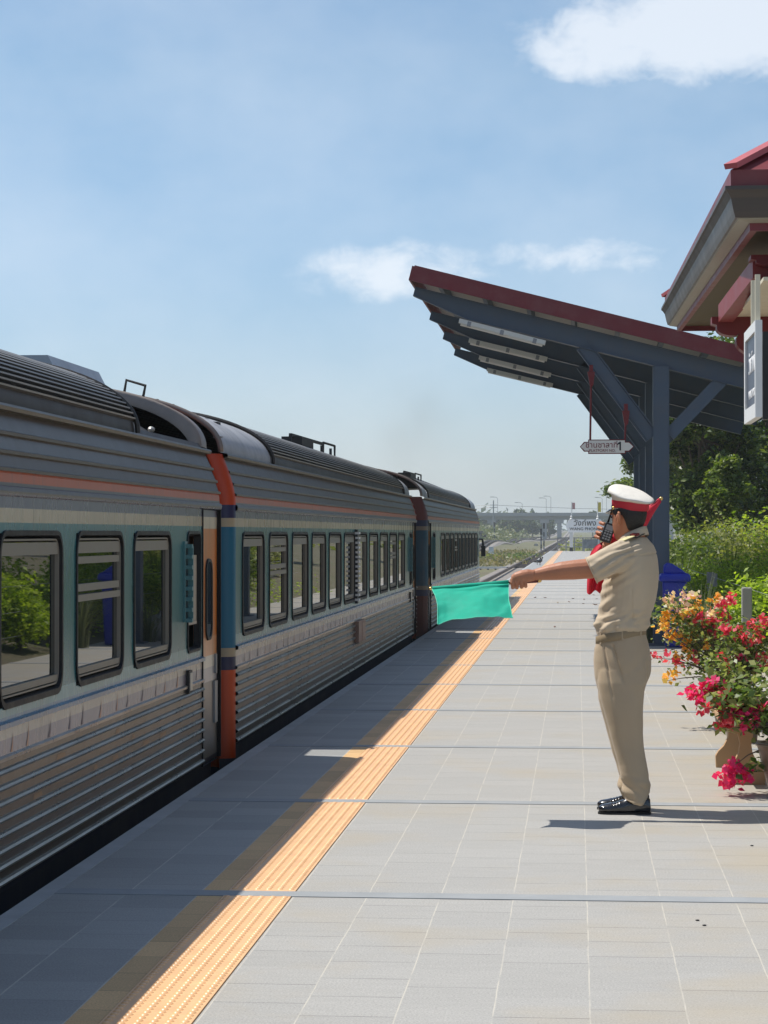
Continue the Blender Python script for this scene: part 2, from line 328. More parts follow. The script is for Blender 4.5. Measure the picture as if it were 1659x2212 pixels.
# ---- platform tiles
def hashn(t, a):
    return math_(t, 'FRACT', math_(t, 'MULTIPLY', math_(t, 'SINE', math_(t, 'MULTIPLY', a, 12.9898)), 437.585))
def tile_mat(name, base, x0, grout, tw=.3, tl=.3, jv=.45, stain=0.0, lw=.011, jdark=.55, rowvar=.06):
    m = bpy.data.materials.new(name); m.use_nodes = True; t = m.node_tree; b = t.nodes['Principled BSDF']
    g = N(t, 'ShaderNodeNewGeometry'); s = N(t, 'ShaderNodeSeparateXYZ'); L(t, g.outputs['Position'], s.inputs[0])
    X, Y = s.outputs[0], s.outputs[1]
    wob = N(t, 'ShaderNodeTexNoise', inp={'Scale': 3.0, 'Detail': 3.0}); L(t, g.outputs['Position'], wob.inputs['Vector'])
    Xw = math_(t, 'ADD', X, math_(t, 'MULTIPLY', math_(t, 'SUBTRACT', wob.outputs[0], .5), .008))
    u = math_(t, 'DIVIDE', math_(t, 'SUBTRACT', Xw, x0), tw); col = math_(t, 'FLOOR', u); fu = math_(t, 'FRACT', u)
    h = hashn(t, math_(t, 'ADD', col, 3.7))
    v = math_(t, 'ADD', math_(t, 'DIVIDE', Y, tl), h); row = math_(t, 'FLOOR', v); fv = math_(t, 'FRACT', v)
    cv_ = N(t, 'ShaderNodeCombineXYZ'); L(t, col, cv_.inputs[0]); L(t, row, cv_.inputs[1])
    wn = N(t, 'ShaderNodeTexWhiteNoise', noise_dimensions='2D'); L(t, cv_.outputs[0], wn.inputs[0])
    sp1 = N(t, 'ShaderNodeTexNoise', inp={'Scale': 130.0, 'Detail': 3.0, 'Roughness': .8}); L(t, g.outputs['Position'], sp1.inputs['Vector'])
    mp = N(t, 'ShaderNodeMapping'); mp.inputs['Scale'].default_value = (2.2, 9, 1); L(t, g.outputs['Position'], mp.inputs[0])
    sp2 = N(t, 'ShaderNodeTexNoise', inp={'Scale': 2.5, 'Detail': 7.0, 'Roughness': .65}); L(t, mp.outputs[0], sp2.inputs['Vector'])
    a1 = N(t, 'ShaderNodeMapRange', inp={1: .3, 2: .7, 3: .70, 4: 1.3}); L(t, sp1.outputs[0], a1.inputs[0])
    a2 = N(t, 'ShaderNodeMapRange', inp={1: .3, 2: .7, 3: .95, 4: 1.05}); L(t, sp2.outputs[0], a2.inputs[0])
    a3 = N(t, 'ShaderNodeMapRange', inp={1: 0, 2: 1, 3: 1-rowvar, 4: 1+rowvar}); L(t, wn.outputs[0], a3.inputs[0])
    k = math_(t, 'MULTIPLY', math_(t, 'MULTIPLY', a1.outputs[0], a2.outputs[0]), a3.outputs[0])
    mx = N(t, 'ShaderNodeMixRGB', blend_type='MULTIPLY', inp={0: 1.0, 1: (*base, 1)}); L(t, k, mx.inputs[2]); out = mx.outputs[0]
    if stain:
        n3 = N(t, 'ShaderNodeTexNoise', inp={'Scale': 1.1, 'Detail': 6.0, 'Roughness': .6}); L(t, g.outputs['Position'], n3.inputs['Vector'])
        xs_ = N(t, 'ShaderNodeMapRange', inp={1: .25, 2: .9, 3: 0.0, 4: .45}); L(t, X, xs_.inputs[0])
        sm = N(t, 'ShaderNodeMapRange', inp={1: .50, 2: .75, 3: 0.0, 4: stain}); L(t, math_(t, 'ADD', n3.outputs[0], math_(t, 'MULTIPLY', xs_.outputs[0], .35)), sm.inputs[0])
        x3 = N(t, 'ShaderNodeMixRGB', inp={2: (.40, .33, .22, 1)}); L(t, sm.outputs[0], x3.inputs[0]); L(t, out, x3.inputs[1]); out = x3.outputs[0]
    if jv > 0:
        jn = math_(t, 'MULTIPLY', math_(t, 'LESS_THAN', fv, .022*.3/tl), math_(t, 'GREATER_THAN', wn.outputs[0], 1-jv))
        nb = N(t, 'ShaderNodeTexNoise', inp={'Scale': 7.0}); L(t, g.outputs['Position'], nb.inputs['Vector'])
        jn = math_(t, 'MULTIPLY', jn, math_(t, 'MULTIPLY', nb.outputs[0], 1.3, clamp=True))
        x4 = N(t, 'ShaderNodeMixRGB', blend_type='MULTIPLY', inp={2: (jdark, jdark, jdark, 1)}); L(t, jn, x4.inputs[0]); L(t, out, x4.inputs[1]); out = x4.outputs[0]
    if lw > 0:
        ln = math_(t, 'GREATER_THAN', math_(t, 'ABSOLUTE', math_(t, 'SUBTRACT', fu, .5)), .5-lw)
        nb2 = N(t, 'ShaderNodeTexNoise', inp={'Scale': 5.0, 'Detail': 3.0}); L(t, g.outputs['Position'], nb2.inputs['Vector'])
        lk = N(t, 'ShaderNodeMapRange', inp={1: .3, 2: .55, 3: .08, 4: .9}); L(t, nb2.outputs[0], lk.inputs[0])
        x5 = N(t, 'ShaderNodeMixRGB', inp={2: (*grout, 1)}); L(t, math_(t, 'MULTIPLY', ln, lk.outputs[0]), x5.inputs[0]); L(t, out, x5.inputs[1]); out = x5.outputs[0]
    L(t, out, b.inputs['Base Color']); b.inputs['Roughness'].default_value = .6; b.inputs['Specular IOR Level'].default_value = .35
    bp = N(t, 'ShaderNodeBump', inp={'Strength': .25, 'Distance': .004}); L(t, sp1.outputs[0], bp.inputs['Height']); L(t, bp.outputs[0], b.inputs['Normal'])
    return m
m_tile = tile_mat('grey_granite_tile', (.365, .355, .332), .04, (.52, .49, .42), stain=.5, rowvar=.03, jv=.62, lw=.008, jdark=.34)
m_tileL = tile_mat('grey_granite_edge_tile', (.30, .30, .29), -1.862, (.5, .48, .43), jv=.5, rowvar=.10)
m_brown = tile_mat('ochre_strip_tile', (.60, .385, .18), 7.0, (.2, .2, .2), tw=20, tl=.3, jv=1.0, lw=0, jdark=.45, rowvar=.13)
m_kerb = mat('platform_kerb', (.37, .38, .38), .8, 0, .12, 5, .2, 30, dirt=((.2, .2, .2), .4, 3))
m_mortar = mat('blue_grey_mortar', (.29, .305, .315), .8, 0, .12, 6, dirt=((.25, .27, .28), .5, 5))
m_gap = mat('dark_joint', (.05, .05, .05), .9)
XL, XK, XT, XB, XY0, XY1, XR, YE = -2.245, -2.16, -2.15, -1.56, -1.455, -1.167, 1.62, 193.0
mb = MB()
mb.mi = 4; mb.box(XL+.05, 9, -8, 25, -1.2, -.012); mb.box(XL+.05, XR+.02, 25, YE, -1.2, -.012)
mb.mi = 2; mb.box(XL, XK, -8, YE, -.28, .002)
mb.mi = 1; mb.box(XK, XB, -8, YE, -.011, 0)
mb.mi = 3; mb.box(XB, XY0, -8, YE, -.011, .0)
mb.mi = 0; mb.box(XY1, 9, -8, 25, -.011, 0); mb.box(XY1, XR, 25, YE, -.011, 0)
mb.mi = 5
for k in range(-3, 56):
    y = 9.37+3.28*k
    if y < -7 or y > YE-1: continue
    mb.mi = 5; mb.box(XK, XR if y > 25 else 9, y-.065, y+.065, -.01, .0035)
    mb.mi = 6; mb.box(XK, XR if y > 25 else 9, y+.066, y+.078, -.01, .0015)
o = part('platform', mb, [m_tile, m_tileL, m_kerb, m_brown, M['concrete'], m_mortar, m_gap]); tag(o, kind='structure')
# tactile strip with raised domes
m_yel = mat('yellow_tactile_tile', (.80, .47, .23), .38, 0, .07, 9, dirt=((.45, .26, .12), .25, 6))
mb = MB()
y = -8.0; k = -6
edges = sorted([9.37+3.28*k for k in range(-5, 56)])
ys = [-8]+[e for e in edges if -7 < e < YE-1]+[YE]
for a, b in zip(ys[:-1], ys[1:]): mb.box(XY0+.004, XY1-.004, a+(.066 if a > -8 else 0), b-(.066 if b < YE else 0), -.011, .003)
mb.smooth = True
c8 = [(math.cos(2*pi*i/8), math.sin(2*pi*i/8)) for i in range(8)]
y = 6.0
while y < 62:
    if min(abs(y-e) for e in edges) > .085:
        for r in range(6):
            x = XY0+.025+r*.0475
            v = [(x+cx*.0145, y+cy*.0145, .003) for cx, cy in c8]+[(x+cx*.010, y+cy*.010, .0082) for cx, cy in c8]
            mb.add(v, [(i, (i+1) % 8, 8+(i+1) % 8, 8+i) for i in range(8)]+[tuple(range(8, 16))])
    y += .0425
mb.smooth = False
for r in range(6):
    x = XY0+.025+r*.0475
    for a, b in zip(ys[:-1], ys[1:]):
        if a > 59: mb.box(x-.013, x+.013, a+.07, b-.07, .003, .008)
o = part('tactile_paving', mb, m_yel); tag(o, kind='structure')
# garden soil east of the platform
mb = MB(); mb.smooth = True
xs = [XR+.01, 2, 2.6, 3.5, 5, 8, 14, 30, 60]; ys = [25+4*i for i in range(45)]
mb.rings([[(x, y, -.06+.55*sstep(XR, 4.5, x)+.4*sstep(4, 14, x)) for x in xs] for y in ys], False, False)
mb.rings([[(x, y, -.3) for x in (9, 14, 30, 60)] for y in (-8, 10, 27)], False, False)
m_soil = mat('garden_soil', (.12, .10, .06), .95, 0, .3, 2, .4, 20, dirt=((.06, .09, .02), .8, .8))
o = part('garden_soil', mb, m_soil); tag(o, kind='structure')
# ================================================================== train
def ramp_mat(name, bands, rough_b, metal_b, z0=0.0, z1=4.0, streak=.07, dirt=.35):
    """painted bands by height above the rails; bands = [(z_from, colour)]"""
    m = bpy.data.materials.new(name); m.use_nodes = True; t = m.node_tree; b = t.nodes['Principled BSDF']
    tcn = N(t, 'ShaderNodeTexCoord'); s = N(t, 'ShaderNodeSeparateXYZ'); L(t, tcn.outputs['Object'], s.inputs[0])
    z = math_(t, 'DIVIDE', s.outputs[2], z1)
    def rp(vals):
        cr = N(t, 'ShaderNodeValToRGB'); cr.color_ramp.interpolation = 'CONSTANT'; e = cr.color_ramp.elements
        e[0].position = 0; e[0].color = (*vals[0][1], 1)
        e[1].position = vals[1][0]/z1; e[1].color = (*vals[1][1], 1)
        for p, c in vals[2:]: k = e.new(p/z1); k.color = (*c, 1)
        L(t, z, cr.inputs[0]); return cr.outputs[0]
    c = rp(bands)
    mp = N(t, 'ShaderNodeMapping'); mp.inputs['Scale'].default_value = (1, 5, .5); L(t, tcn.outputs['Object'], mp.inputs[0])
    n1 = N(t, 'ShaderNodeTexNoise', inp={'Scale': 1.4, 'Detail': 6.0, 'Roughness': .6}); L(t, mp.outputs[0], n1.inputs['Vector'])
    n2 = N(t, 'ShaderNodeTexNoise', inp={'Scale': 1.3, 'Detail': 5.0}); L(t, tcn.outputs['Object'], n2.inputs['Vector'])
    a = N(t, 'ShaderNodeMapRange', inp={1: .3, 2: .7, 3: 1-streak, 4: 1+streak}); L(t, n1.outputs[0], a.inputs[0])
    mx = N(t, 'ShaderNodeMixRGB', blend_type='MULTIPLY', inp={0: 1.0}); L(t, c, mx.inputs[1]); L(t, a.outputs[0], mx.inputs[2])
    d = N(t, 'ShaderNodeMapRange', inp={1: .5, 2: .78, 3: 0, 4: dirt}); L(t, n2.outputs[0], d.inputs[0])
    dx = N(t, 'ShaderNodeMixRGB', inp={2: (.12, .105, .085, 1)}); L(t, d.outputs[0], dx.inputs[0]); L(t, mx.outputs[0], dx.inputs[1])
    mp3 = N(t, 'ShaderNodeMapping'); mp3.inputs['Scale'].default_value = (1, 7, .45); L(t, tcn.outputs['Object'], mp3.inputs[0])
    n3 = N(t, 'ShaderNodeTexNoise', inp={'Scale': 2.6, 'Detail': 5.0, 'Roughness': .7}); L(t, mp3.outputs[0], n3.inputs['Vector'])
    d3 = N(t, 'ShaderNodeMapRange', inp={1: .52, 2: .74, 3: 0, 4: dirt*1.25}); L(t, n3.outputs[0], d3.inputs[0])
    dx3 = N(t, 'ShaderNodeMixRGB', inp={2: (.07, .06, .05, 1)}); L(t, d3.outputs[0], dx3.inputs[0]); L(t, dx.outputs[0], dx3.inputs[1])
    L(t, dx3.outputs[0], b.inputs['Base Color'])
    r = rp([(p, (v, v, v)) for p, v in rough_b]); L(t, math_(t, 'ADD', r, math_(t, 'MULTIPLY', math_(t, 'SUBTRACT', n1.outputs[0], .5), .15)), b.inputs['Roughness'])
    k = rp([(p, (v, v, v)) for p, v in metal_b]); L(t, k, b.inputs['Metallic'])
    bp = N(t, 'ShaderNodeBump', inp={'Strength': .05, 'Distance': .02}); L(t, n2.outputs[0], bp.inputs['Height']); L(t, bp.outputs[0], b.inputs['Normal'])
    return m
ZR = 1.10   # platform above rail
STN = srgb(88, 79, 69); TEAL = srgb(14, 94, 102); CRM = srgb(168, 154, 130)
side_bands = [(0, (.012, .016, .03)), (ZR-.005, STN), (ZR+.535, srgb(122, 118, 128)), (ZR+.605, srgb(172, 164, 150)), (ZR+.663, srgb(66, 108, 136)), (ZR+.70, srgb(98, 140, 142)), (ZR+.76, TEAL), (ZR+1.535, CRM), (ZR+1.597, srgb(72, 74, 92)), (ZR+1.655, (.12, .12, .12)), (ZR+1.70, srgb(166, 84, 52)), (ZR+1.752, STN)]
end_bands = [(0, (.012, .016, .03)), (ZR-.1, srgb(186, 66, 8)), (ZR+.52, (.008, .012, .06)), (ZR+.61, srgb(160, 148, 122)), (ZR+.67, srgb(0, 96, 126)), (ZR+1.535, srgb(168, 154, 126)), (ZR+1.597, (.008, .012, .07)), (ZR+1.69, srgb(182, 60, 8))]
rb = [(0, .6), (ZR-.005, .34), (ZR+.535, .28), (ZR+1.655, .4), (ZR+1.70, .4), (ZR+1.752, .42)]
mbn = [(0, .0), (ZR-.005, .55), (ZR+.535, 0), (ZR+1.655, .5), (ZR+1.70, 0), (ZR+1.752, .45)]
m_side = ramp_mat('coach_side_paint', side_bands, rb, mbn)
m_end = ramp_mat('coach_end_paint', end_bands, [(0, .5), (.5, .45)], [(0, 0), (.5, 0)], dirt=.12)
m_roof = mat('sooty_roof_sheet', (.05, .047, .044), .55, .25, .3, 3, dirt=((.03, .028, .026), .7, 2))
m_roofw = mat('grey_roof_sheet', (.36, .36, .37), .5, .1, .2, 4, dirt=((.09, .085, .08), .6, 3))
m_roofw2 = mat('brown_grey_roof_arch', (.24, .205, .18), .42, .2, .2, 4, dirt=((.10, .07, .05), .5, 3))
m_glass = bpy.data.materials.new('tinted_window_glass'); m_glass.use_nodes = True; gb = m_glass.node_tree.nodes['Principled BSDF']
gb.inputs['Base Color'].default_value = (.012, .016, .014, 1); gb.inputs['Roughness'].default_value = .012; gb.inputs['IOR'].default_value = 1.75
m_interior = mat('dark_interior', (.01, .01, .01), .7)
m_petal_d = mat('dark_petal_paint', srgb(88, 78, 94), .4); m_petal_o = mat('orange_petal_paint', srgb(176, 130, 104), .4)
WZ0, WZ1 = .735, 1.515
def rrect(y0, y1, z0, z1, r, n=5):
    p = []
    for cy, cz, a0 in ((y1-r, z1-r, 0), (y0+r, z1-r, 90), (y0+r, z0+r, 180), (y1-r, z0+r, 270)):
        for i in range(n+1): p.append((cy+r*math.cos(R(a0+90*i/n)), cz+r*math.sin(R(a0+90*i/n))))
    return p
def ringmesh(mb, y0, y1, z0, z1, w, r, xo, xb, bot=0.0):
    """rounded frame in the Y-Z plane, front at x=xo, back at x=xb"""
    o_ = rrect(y0, y1, z0, z1, r); i_ = rrect(y0+w, y1-w, z0+w+bot, z1-w, max(r-w, .01)); n = len(o_)
    A = [(xb, *p) for p in o_]; B = [(xo, *((p[0]*.8+q[0]*.2), (p[1]*.8+q[1]*.2))) for p, q in zip(o_, i_)]
    C = [(xo, *((p[0]*.3+q[0]*.7), (p[1]*.3+q[1]*.7))) for p, q in zip(o_, i_)]; D = [(xb, *p) for p in i_]
    mb.rings([A, B, C, D], cap=False)
def profile():
    P = [(-.06, -.85), (-.06, -.035), (-.012, -.03), (0, 0.0)]
    for k in range(8):
        z = .02+.0665*k; P += [(0, z-.016), (.013, z-.011), (.019, z), (.013, z+.010), (0, z+.015)]
    P += [(0, .525), (.012, .53), (.014, .545), (0, .553), (0, .662), (.018, .668), (.020, .69), (0, .698), (0, WZ0+.02), (0, WZ1-.02), (0, 1.652), (.012, 1.658), (.016, 1.675), (.012, 1.692), (0, 1.698), (-.003, 1.752)]
    for z in (1.768, 1.845, 1.93):
        x = -.003-.09*((z-1.75)/.28)**1.3; P += [(x, z-.012), (x+.012, z-.007), (x+.012, z+.007), (x-.002, z+.012)]
    P += [(-.098, 2.03), (-.062, 2.034), (-.056, 2.05), (-.062, 2.062), (-.115, 2.072)]
    return P
PROF = profile(); m_rib = mat('highlit_polished_rib', (.36, .35, .32), .3, .75, .25, 3, dirt=((.10, .09, .07), .6, 2)); m_wframe = mat('beige_grey_window_frame', srgb(128, 122, 110), .5, .2, .1, 5)  # polished ribs, base colour also lightened to carry their highlights
HW = 1.4
def coach(Y0, Y1, xs, label, windows, hopper, slots, doors, ribs, sheets, recess, endm=None):
    xc = xs-HW; E = empty('railway_coach', (xc, (Y0+Y1)/2, -ZR), label, 'train coach', 'coaches of the standing train')
    # ---- body side with openings
    holes = [(a+.02, b-.02, WZ0+.02, WZ1-.02) for a, b in windows]+[(a, b, WZ0+.02, WZ1-.02) for a, b in slots]+[(a, b, -.03, 1.652) for a, b in doors]
    brk = sorted(set([Y0+.09, Y1-.09]+[h[i] for h in holes for i in (0, 1)]))
    mb = MB(); mb.smooth = False
    for i in range(len(PROF)-1):
        (xa, za), (xb, zb) = PROF[i], PROF[i+1]; zm = (za+zb)/2
        if doors and zm < .66 and zm > -.03: pass
        run = None
        for a, b in zip(brk[:-1], brk[1:]):
            ym = (a+b)/2
            if any(h[0] < ym < h[1] and h[2] < zm < h[3] for h in holes): continue
            mb.mi = 4 if (abs(xa)+abs(xb) > .012 and 0 < zm < .55 and max(xa, xb) > .009) else 0
            mb.add([(xs+xa, a, za), (xs+xa, b, za), (xs+xb, b, zb), (xs+xb, a, zb)], [(0, 1, 2, 3)])
    # far side, plain
    FP = [(-.06, -.85), (-.06, -.03), (0, 0), (0, 1.75), (-.10, 2.06)]
    for i in range(len(FP)-1):
        (xa, za), (xb, zb) = FP[i], FP[i+1]; mb.add([(xc-HW-xa, Y0, za), (xc-HW-xa, Y1, za), (xc-HW-xb, Y1, zb), (xc-HW-xb, Y0, zb)], [(3, 2, 1, 0)])
    # petals painted along the lower band
    mb.mi = 1
    y = Y0+.5; q = 0
    while y < Y1-1:
        if not any(a-.1 < y < b+.1 for a, b in doors):
            h = .07+.035*((q*37) % 5)/5; w = .020+.014*((q*13) % 3)/3; z = .558
            mb.mi = 2 if (q*7) % 5 in (1, 3) else 1; x_ = xs+.002
            mb.add([(x_, y-w, z), (x_, y+w*.4, z-.002), (x_, y+w, z+h*.45), (x_, y+w*.9, z+h*1.1), (x_, y+w*.3, z+h*.5)], [(0, 1, 2, 3, 4)])
        y += (.42 if q % 3 else .28); q += 1
    # small worn patches on the ribs
    for k in range(26):
        yy = RNG.uniform(Y0+.5, Y1-2); r_ = RNG.integers(4, 7); z = .02+.0665*r_+.018; l = RNG.uniform(.06, .3); mb.mi = 3
        mb.add([(xs+.0015, yy, z), (xs+.0015, yy+l, z+.003), (xs+.0015, yy+l*.9, z+.022), (xs+.0015, yy+.02, z+.024)], [(0, 1, 2, 3)])
    m_patch = M.get('patch') or mat('worn_orange_patch', srgb(150, 122, 94), .5, .2); M['patch'] = m_patch
    part('body', mb, [m_side, m_petal_d, m_petal_o, m_patch, m_rib], E)
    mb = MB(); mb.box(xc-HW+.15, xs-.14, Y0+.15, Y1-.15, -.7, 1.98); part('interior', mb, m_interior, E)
    # ---- end walls with rounded corners
    for nm, y, s in (('end_wall', Y0, 1), ('end_wall', Y1, -1)):
        mb = MB(); mb.smooth = True; zz = [-.7, 0, .5, 1.0, 1.4, 1.75, 1.85, 1.95, 2.06]
        def xo(z): return 0 if z < 1.75 else -.098*((z-1.75)/.31)**1.3
        rs = []
        for z in zz:
            d = xo(z); r = []
            for i in range(6): a = R(90*i/5); r.append((xs+d-.09+.09*math.cos(a), y+s*(.09-.09*math.sin(a)), z))
            for i in range(6): a = R(90*i/5); r.append((xc-HW-d+.09-.09*math.sin(a), y+s*(.09-.09*math.cos(a)), z))
            rs.append(r)
        mb.rings(rs, False, False)
        mb.smooth = False
        if s < 0 and Y1 < 50: mb.rings([[(xc+.95*math.sin(R(a)), yy, 1.9+.50*max(math.cos(R(a)), 0)**.8) for a in range(-90, 91, 9)] for yy in (y+.002, y+.22, y+.24, y+.40, y+.42, y+.60)], False, False)
        mb.box(xc-.55, xc+.55, y-s*.34 if s > 0 else y, y if s > 0 else y+.34, -.3, 1.95)
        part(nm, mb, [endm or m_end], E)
        mb = MB(); mb.tube([(xs-.32, y-s*.03, .1), (xs-.32, y-s*.06, .2), (xs-.32, y-s*.06, 1.7), (xs-.32, y-s*.03, 1.8)], .015, 6); part('handrail', mb, M['grey_metal'], E)
    # ---- windows
    def make_window(a, b, hop):
        yc = (a+b)/2; zc = (WZ0+WZ1)/2; loc = Vector((xs, yc, zc))
        mb = MB(); mb.smooth = False; ringmesh(mb, a, b, WZ0, WZ1, .042, .12, xs+.009, xs-.05, .012)
        w = part('window', mb, M['rubber'], E, loc)
        mb = MB(); ringmesh(mb, a+.042, b-.042, WZ0+.053, WZ1-.042, .016, .075, xs-.004, xs-.04); mb.box(xs-.04, xs-.006, a+.062, b-.062, WZ1-.118, WZ1-.062); mb.box(xs-.04, xs-.006, a+.064, b-.064, WZ0+.07, WZ0+.10)
        f = part('frame', mb, m_wframe, w, loc)
        mb = MB(); mb.box(xs-.045, xs-.022, a+.06, b-.06, WZ0+.07, WZ1-.06)
        p = part('pane', mb, m_glass, w, loc)
        if hop:
            mb = MB(); z = WZ0+.47; mb.box(xs-.0215, xs-.002, a+.07, b-.07, z-.045, z-.012); mb.box(xs-.0215, xs-.007, a+.07, b-.07, z+.004, z+.04); mb.box(xs-.0215, xs-.007, a+.07, b-.07, WZ1-.17, WZ1-.135)
            part('sash', mb, m_wframe, w, loc)
        return w
    for i, (a, b) in enumerate(windows): make_window(a, b, i in hopper)
    for a, b in slots:
        mb = MB(); ringmesh(mb, a-.03, b+.03, WZ0, WZ1, .035, .07, xs+.008, xs-.04)
        w = part('service_opening', mb, M['rubber'], E)
        mb = MB(); mb.box(xs-.034, xs-.02, a+.02, b-.01, WZ0+.2, WZ1-.16); mb.box(xs-.0195, xs-.012, a+.02, b-.05, WZ0+.18, WZ0+.2); part('blind', mb, mat('beige_blind', (.42, .38, .30), .7) if 'blind' not in M else M['blind'], w)
        mb = MB(); y_ = a-.11; z0, z1 = WZ0+.22, WZ1-.10
        mb.box(xs, xs+.012, y_-.05, y_+.035, z0-.01, z1+.03)
        mb.box(xs+.012, xs+.05, y_+.02, y_+.035, z0, z1)
        n = 7; h = (z1-z0)/n
        for k in range(n+1): mb.box(xs+.012, xs+.05, y_-.02, y_+.0195, z0+k*h-.012, z0+k*h+.012)
        part('louvre_bracket', mb, M['bracket'], E)
        mb = MB(); mb.box(xs+.0121, xs+.016, y_-.018, y_+.019, z0, z1); part('louvre_hole_shade', mb, M['black'], E)  # black plate added to stand for the shade inside the holes
        mb = MB(); mb.box(xs+.002, xs+.022, a-.07, a+.05, .50, .64); part('destination_holder', mb, M['dark_metal'], E)
        mb = MB(); mb.box(xs+.0225, xs+.027, a-.05, a+.03, .515, .625); part('destination_plate', mb, M['alu'], E)
    # ---- doors
    for a, b in doors:
        mb = MB(); mb.box(xs-.06, xs-.02, a+.004, b-.004, -.02, 1.648)
        d = part('door', mb, m_door, E)
        mb = MB(); ym = (a+b)/2; ringmesh(mb, ym-.13, ym+.13, .78, 1.33, .035, .10, xs-.008, xs-.03); part('window_seal', mb, M['rubber'], d)
        mb = MB(); mb.box(xs-.0195, xs-.014, ym-.10, ym+.10, .81, 1.30); part('pane', mb, m_glass, d)
        mb = MB(); mb.box(xs-.0195, xs-.006, b-.16, b-.05, .22, .5); mb.box(xs-.0195, xs-.003, b-.12, b-.09, .55, .68); part('handle', mb, M['grey_metal'], d)
        mb = MB()
        for yy in (a-.012, b-.001): mb.box(xs-.03, xs+.008, yy, yy+.013, -.02, 1.66)
        mb.box(xs-.03, xs+.008, a+.001, b-.001, 1.654, 1.666); part('door_frame', mb, M['rubber'], E)
    # ---- roof
    hw = HW-.10
    def arc(n, corr, z0=2.068, dz=.455, k=1.0):
        pts = []
        for i in range(n+1):
            t = -pi/2+pi*i/n; r = 1.0
            x = xc-hw*math.sin(t)*k; z = z0+dz*max(math.cos(t), 0)**.9*k
            pts.append((x, z, t, i))
        return pts
    for a, b in ribs:
        mb = MB(); n = 208; P = []
        for x, z, t, i in arc(n, 1):
            am = (0, .022, .026, .003)[i % 4] if abs(t) < 1.45 else 0
            P.append((x-am*math.sin(t), z+am*math.cos(t)))
        for i in range(len(P)-1):
            mb.mi = 1 if i % 4 == 1 and abs(-pi/2+pi*i/n) < 1.45 else 0
            (xa, za), (xb, zb) = P[i], P[i+1]; mb.add([(xa, a, za), (xa, b, za), (xb, b, zb), (xb, a, zb)], [(3, 2, 1, 0)])
        part('roof', mb, [m_roof, m_rooftop], E)
        mb = MB(); q = [(x+.0-.02*math.sin(t), z+.02*math.cos(t)) for x, z, t, i in arc(40, 0)]
        for yy in (a, b): mb = MB(); mb.tube([(x, yy, z) for x, z in q], .016, 6); part('roof_rim', mb, M['dark_metal'], E)
    for a, b in sheets:
        mb = MB(); mb.smooth = True; P = [(x, z) for x, z, t, i in arc(48, 0)]
        mb.rings([[(x, a, z) for x, z in P], [(x, b, z) for x, z in P]], False, False)
        mq = MB(); mq.smooth = True; mq.tube([(x, a+.02, z+.005) for x, z, t, i in arc(48, 0)], .022, 6); part('roof_rim', mq, m_roofw2, E)
        mb.smooth = False
        for (x, z, t, i) in arc(48, 0)[3:-3:6]: mb.box(x-.03, x+.03, a+.02, a+.08, z, z+.012)
        part('roof_end_sheet', mb, m_roofw, E)
    for a, b in recess:
        mb = MB(); P = [(xc+hw-.0, 2.068), (xc+hw-.02, 2.10), (xc+hw-.28, 2.13), (xc+hw-.45, 2.24), (xc, 2.30), (xc-hw+.45, 2.24), (xc-hw+.05, 2.10)]
        mb.rings([[(x, a, z) for x, z in P], [(x, b, z) for x, z in P]], False, False); part('roof_recess', mb, M['dark_metal'], E)
        mb = MB(); mb.smooth = True
        P = [(x, z) for x, z, t, i in arc(48, 0)]; Q = [(x-.05*(x-xc), z-.06) for x, z in P]
        e = b+.22
        mb.rings([[(x, b+.001, z) for x, z in Q], [(x, b, z) for x, z in P], [(x, b+.01, z+.012) for x, z in P], [(x, e, z+.004) for x, z in P]], False, False)
        part('roof_arch', mb, m_roofw2, E)
    return E, xc
m_rooftop = mat('lit_roof_ridge', (.30, .285, .26), .5, .25, .3, 3, dirt=((.08, .075, .07), .6, 1.5))  # ridge faces painted lighter, as if lit from above
M['bracket'] = mat('teal_bracket_paint', srgb(80, 124, 128), .4); M['blind'] = mat('beige_blind', (.40, .36, .29), .7)
m_door = ramp_mat('coach_door_paint', [(0, (.012, .016, .03)), (ZR-.0, srgb(120, 116, 108)), (ZR+.50, srgb(176, 172, 172)), (ZR+.60, srgb(212, 205, 188)), (ZR+.68, srgb(214, 150, 96)), (ZR+.80, srgb(206, 118, 30)), (ZR+1.52, srgb(206, 194, 170)), (ZR+1.59, srgb(104, 106, 124))], [(0, .5), (.5, .3)], [(0, 0), (.5, .1)])
XS = -2.42
m_end3 = ramp_mat('shaded_grimy_end_paint', [(0, (.012, .016, .03)), (ZR-.1, srgb(84, 34, 18)), (ZR+.52, (.008, .012, .05)), (ZR+.61, srgb(120, 108, 90)), (ZR+.67, srgb(0, 66, 88)), (ZR+1.535, srgb(120, 108, 90)), (ZR+1.597, (.008, .012, .05)), (ZR+1.69, srgb(92, 32, 20))], [(0, .5), (.5, .45)], [(0, 0), (.5, 0)], dirt=.4)  # band colours darkened for the shade on this end, plus grime
c1, x1 = coach(-3.2, 15.42, XS, 'nearest silver, teal and orange railway coach, cut off by the left edge of the photo', [(2.1, 3.3), (3.56, 4.76), (5.02, 6.2), (6.48, 7.66), (7.95, 9.1), (9.38, 10.58), (10.86, 12.03), (12.3, 13.47)], {2, 6}, [(14.06, 14.52)], [(14.62, 15.34)], [(-3, 12.85)], [], [(12.86, 15.18)])
w2 = [(16.36+1.45*i, 17.54+1.45*i) for i in range(11)]
c2, x2 = coach(15.98, 34.4, XS, 'middle railway coach of the three, with a bright orange and blue end', w2, {1, 9}, [(33.0, 33.35)], [(33.62, 34.2)], [(18.7, 33.0)], [(16.0, 18.68), (33.02, 34.3)], [])
w3 = [(38.55+1.45*i, 39.72+1.45*i) for i in range(10)]
